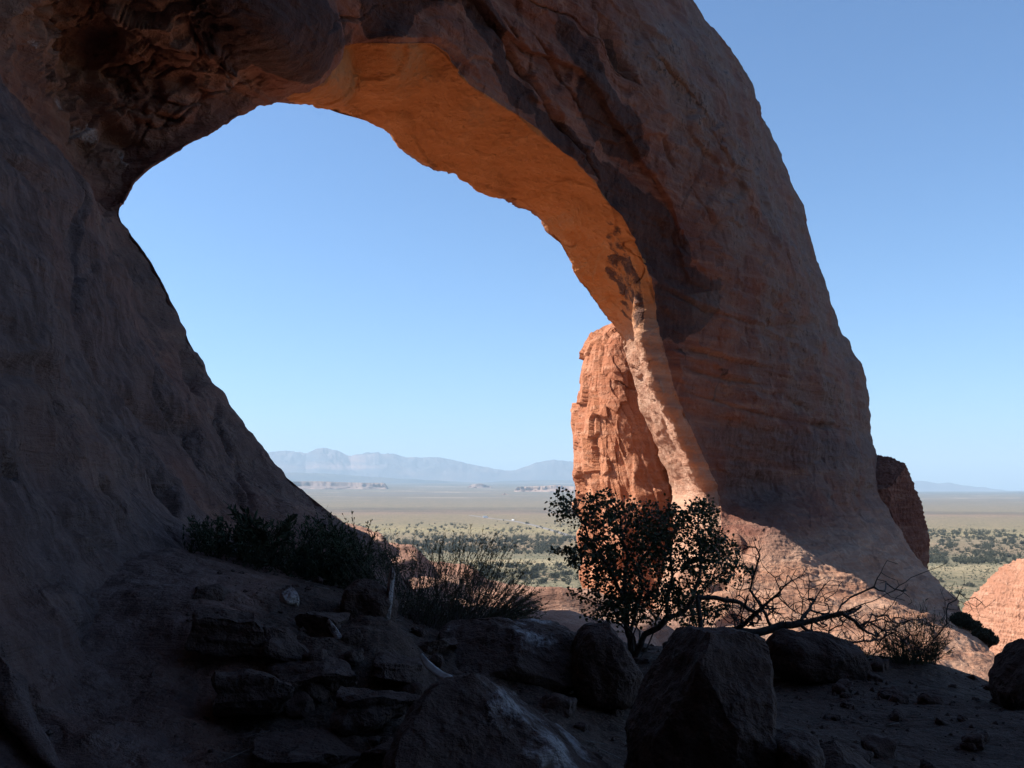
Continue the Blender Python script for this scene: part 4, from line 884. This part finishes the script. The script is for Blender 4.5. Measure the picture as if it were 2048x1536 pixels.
for k, (x, y, z, h, tg) in enumerate(spots):
    h *= .85
    if k < 5: v, f, mi = protos[k]; o = mesh_obj('juniper_tree', v, f, [M_JUN, M_BARK], smooth=False, mat_idx=mi); pmesh.append(o)
    else: o = pmesh[k % 5].copy(); COL.objects.link(o)
    s = h; o.scale = (s * rs.uniform(1.0, 1.5), s * rs.uniform(1.0, 1.5), s * .85); o.rotation_euler = (0, 0, rs.uniform(0, 6.3)); o.location = (x, y, z)
    tag(o, LB[tg], 'juniper tree' if tg < 4 else 'bush', GR[tg])
# the woodland beyond the countable trees: one mass
def mass():
    rs = np.random.RandomState(9); V_, F_, n = [], [], 0
    v0 = [juniper_mesh(50 + s, 40)[:2] for s in range(4)]
    def area(cnt, px0, px1, py0, py1, h0, h1, cl, sd):
        nonlocal n
        c = 0
        while c < cnt:
            m = 400; px = rs.uniform(px0, px1, m); py = rs.uniform(py0, py1, m); keep = perlin(np.stack([px * .018, py * .07, px * 0 + sd], 1)) > rs.uniform(-.5, cl, m)
            px, py = px[keep], py[keep]
            for a, b_ in zip(px, py):
                d = 50 * F / (b_ - 978); p = P(a, b_, d); z = float(ground_z(p[0], p[1], False)[0]); v, f = v0[rs.randint(4)]; s = rs.uniform(h0, h1)
                V_.append(v * np.array([s * 1.3, s * 1.3, s]) + np.array([p[0], p[1], z])); F_.append(f + n); n += len(v); c += 1
                if c >= cnt: break
    area(620, 690, 1170, 1072, 1106, 2.2, 4.6, .35, 2.); area(150, 640, 1170, 1046, 1070, 2, 4, .5, 5.); area(420, 1830, 2060, 1060, 1125, 2., 4.5, .35, 8.); area(260, 780, 1170, 1124, 1166, 1.4, 3., .35, 14.)
    area(2600, 700, 1170, 1050, 1205, .4, 1., .6, 20.); area(2200, 1835, 2060, 1050, 1240, .4, 1., .6, 25.)
    o = mesh_obj('woodland_scrub', np.concatenate(V_), np.concatenate(F_), M_JUN, smooth=False); tag(o, kind='stuff')
mass()

# ------------------------------------------------------------------ road, vehicle
M_ROAD = plain_mat('road_surface', (.15, .135, .125), (.19, .17, .16), .05, .9)
def road():
    q = np.array([P(px, py, 50 * F / (py - 978)) for px, py in [(940, 1030), (985, 1036.5), (1025, 1041), (1060, 1048), (1095, 1057), (1125, 1066), (1160, 1080), (1230, 1110)]])
    t = np.linspace(0, len(q) - 1, 160); c = catmull(q, t); d = np.gradient(c, axis=0); d[:, 2] = 0; d /= np.linalg.norm(d, axis=1)[:, None]; s = np.stack([d[:, 1], -d[:, 0], d[:, 2]], 1)
    zz = ground_z(c[:, 0], c[:, 1]) + .4; c[:, 2] = zz; g = np.stack([c - s * 5 - [0, 0, 1.6], c - s * 3, c + s * 3, c + s * 5 - [0, 0, 1.6]], 1)
    f = grid_faces(160, 4); o = mesh_obj('road', g.reshape(-1, 3), f[:, ::-1], M_ROAD); tag(o, kind='structure')
road()
M_WHITE = plain_mat('white_paint', (.8, .8, .8), (.75, .75, .76), 1., .35); M_TYRE = plain_mat('tyre_rubber', (.02, .02, .02), (.03, .03, .03), 3.); M_GLASS = plain_mat('dark_glass', (.02, .025, .03), (.03, .03, .04), 1., .1)
def bx(g, x0, x1, y0, y1, z0, z1, tx=0.):
    v = np.array([(x0, y0, z0), (x1, y0, z0), (x1, y1, z0), (x0, y1, z0), (x0 + tx, y0, z1), (x1 - tx, y0, z1), (x1 - tx, y1, z1), (x0 + tx, y1, z1)], float)
    g.add(v, np.array([(0, 3, 2, 1), (4, 5, 6, 7), (0, 1, 5, 4), (1, 2, 6, 5), (2, 3, 7, 6), (3, 0, 4, 7)]))
def wheel(r, w, parent, x, y):
    g = Geo(); a = np.linspace(0, 2 * math.pi, 16, endpoint=False)
    for (ra, ya), (rb, yb) in [((0.01, -w), (r, -w)), ((r, -w), (r, w)), ((r, w), (.01, w))]:
        v = np.concatenate([np.stack([np.cos(a) * ra, np.full(16, ya), np.sin(a) * ra], 1), np.stack([np.cos(a) * rb, np.full(16, yb), np.sin(a) * rb], 1)]); j = np.arange(16); g.add(v, np.stack([j, (j + 1) % 16, (j + 1) % 16 + 16, j + 16], 1))
    o = g.build('wheel', M_TYRE, parent); o.location = (x, y, r)
def vehicle(name, label, cat, px, py, Lg, Wd, H, yaw, lift=0.):
    p = P(px, py, 50 * F / (py - 978)); z = float(ground_z(p[0], p[1])[0]) + lift; t = empty(name, (p[0], p[1], z)); t.rotation_euler = (0, 0, yaw)
    g = Geo(); bx(g, -Lg / 2, Lg * .26, -Wd / 2, Wd / 2, .5, H); g.build('body', M_WHITE, t); g = Geo(); bx(g, Lg * .265, Lg / 2, -Wd / 2 + .05, Wd / 2 - .05, .5, H * .72, .1); g.build('cab', M_WHITE, t)
    g = Geo(); bx(g, Lg / 2 - .12, Lg / 2 + .02, -Wd / 2 + .2, Wd / 2 - .2, H * .42, H * .66); g.build('windscreen', M_GLASS, t)
    for x in (-Lg * .3, Lg * .36):
        for y in (-Wd / 2, Wd / 2): wheel(.48 if H > 2.5 else .34, .14, t, x, y)
    tag(t, label, cat)
vehicle('box_truck', 'white box truck parked far out on the plain, a bright speck', 'truck', 971, 1035, 8.5, 2.6, 3.4, .15, 0)
vehicle('white_van', 'tiny white van driving on the distant road', 'van', 1026, 1041.5, 4.8, 1.9, 2.1, 2.2, 1.)
# ------------------------------------------------------------------ haze
def haze():
    x0, x1, y0, y1, z0, z1 = -26000, 26000, -26000, 26000, -60, 760
    v = [(x, y, z) for x in (x0, x1) for y in (y0, y1) for z in (z0, z1)]
    f = [(0, 1, 3, 2), (4, 6, 7, 5), (0, 4, 5, 1), (2, 3, 7, 6), (0, 2, 6, 4), (1, 5, 7, 3)]
    m = bpy.data.materials.new('haze'); m.use_nodes = True; t = m.node_tree; t.nodes.clear()
    out = t.nodes.new('ShaderNodeOutputMaterial'); pv = t.nodes.new('ShaderNodeVolumePrincipled')
    pv.inputs['Color'].default_value = (.60, .80, 1, 1); pv.inputs['Density'].default_value = 7.2e-5; pv.inputs['Anisotropy'].default_value = 0.
    t.links.new(pv.outputs[0], out.inputs['Volume'])
    o = mesh_obj('haze', v, f, m, smooth=False); tag(o, kind='stuff')
haze()
# ------------------------------------------------------------------ camera, light
cam = bpy.data.cameras.new('camera'); cam.sensor_width = 36; cam.lens = 36; cam.clip_end = 200000; cam.clip_start = .05
co = bpy.data.objects.new('camera', cam); COL.objects.link(co); co.rotation_euler = (math.pi / 2 + TH, 0, 0); SC.camera = co
SUN_EL, SUN_AZ = math.radians(41), math.radians(-84)      # azimuth clockwise from +y
sd = Vector((math.sin(SUN_AZ) * math.cos(SUN_EL), math.cos(SUN_AZ) * math.cos(SUN_EL), math.sin(SUN_EL)))
sl = bpy.data.lights.new('sun', 'SUN'); sl.energy = 5; sl.angle = math.radians(.55); sl.color = (1, .93, .82)
so = bpy.data.objects.new('sun', sl); COL.objects.link(so); so.rotation_euler = sd.to_track_quat('Z', 'Y').to_euler()
w = bpy.data.worlds.new('World'); SC.world = w; w.use_nodes = True
nt = w.node_tree; bg = nt.nodes['Background']; sk = nt.nodes.new('ShaderNodeTexSky'); sk.sky_type = 'NISHITA'
sk.sun_disc = False; sk.sun_elevation = SUN_EL; sk.sun_rotation = SUN_AZ; sk.altitude = 1500; sk.air_density = 1.; sk.dust_density = 3.; sk.ozone_density = 6.
mx = nt.nodes.new('ShaderNodeMix'); mx.data_type = 'RGBA'; mx.blend_type = 'MULTIPLY'; mx.inputs[0].default_value = 1; mx.inputs[7].default_value = (.83, .96, 1.0, 1)
nt.links.new(sk.outputs[0], mx.inputs[6]); nt.links.new(mx.outputs[2], bg.inputs[0]); bg.inputs[1].default_value = .086
vs = SC.view_settings; vs.view_transform = 'Standard'; vs.look = 'None'; vs.gamma = 1; vs.exposure = 1.2; vs.use_curve_mapping = False
cy = SC.cycles; cy.max_bounces = 10; cy.diffuse_bounces = 5; cy.use_denoising = True
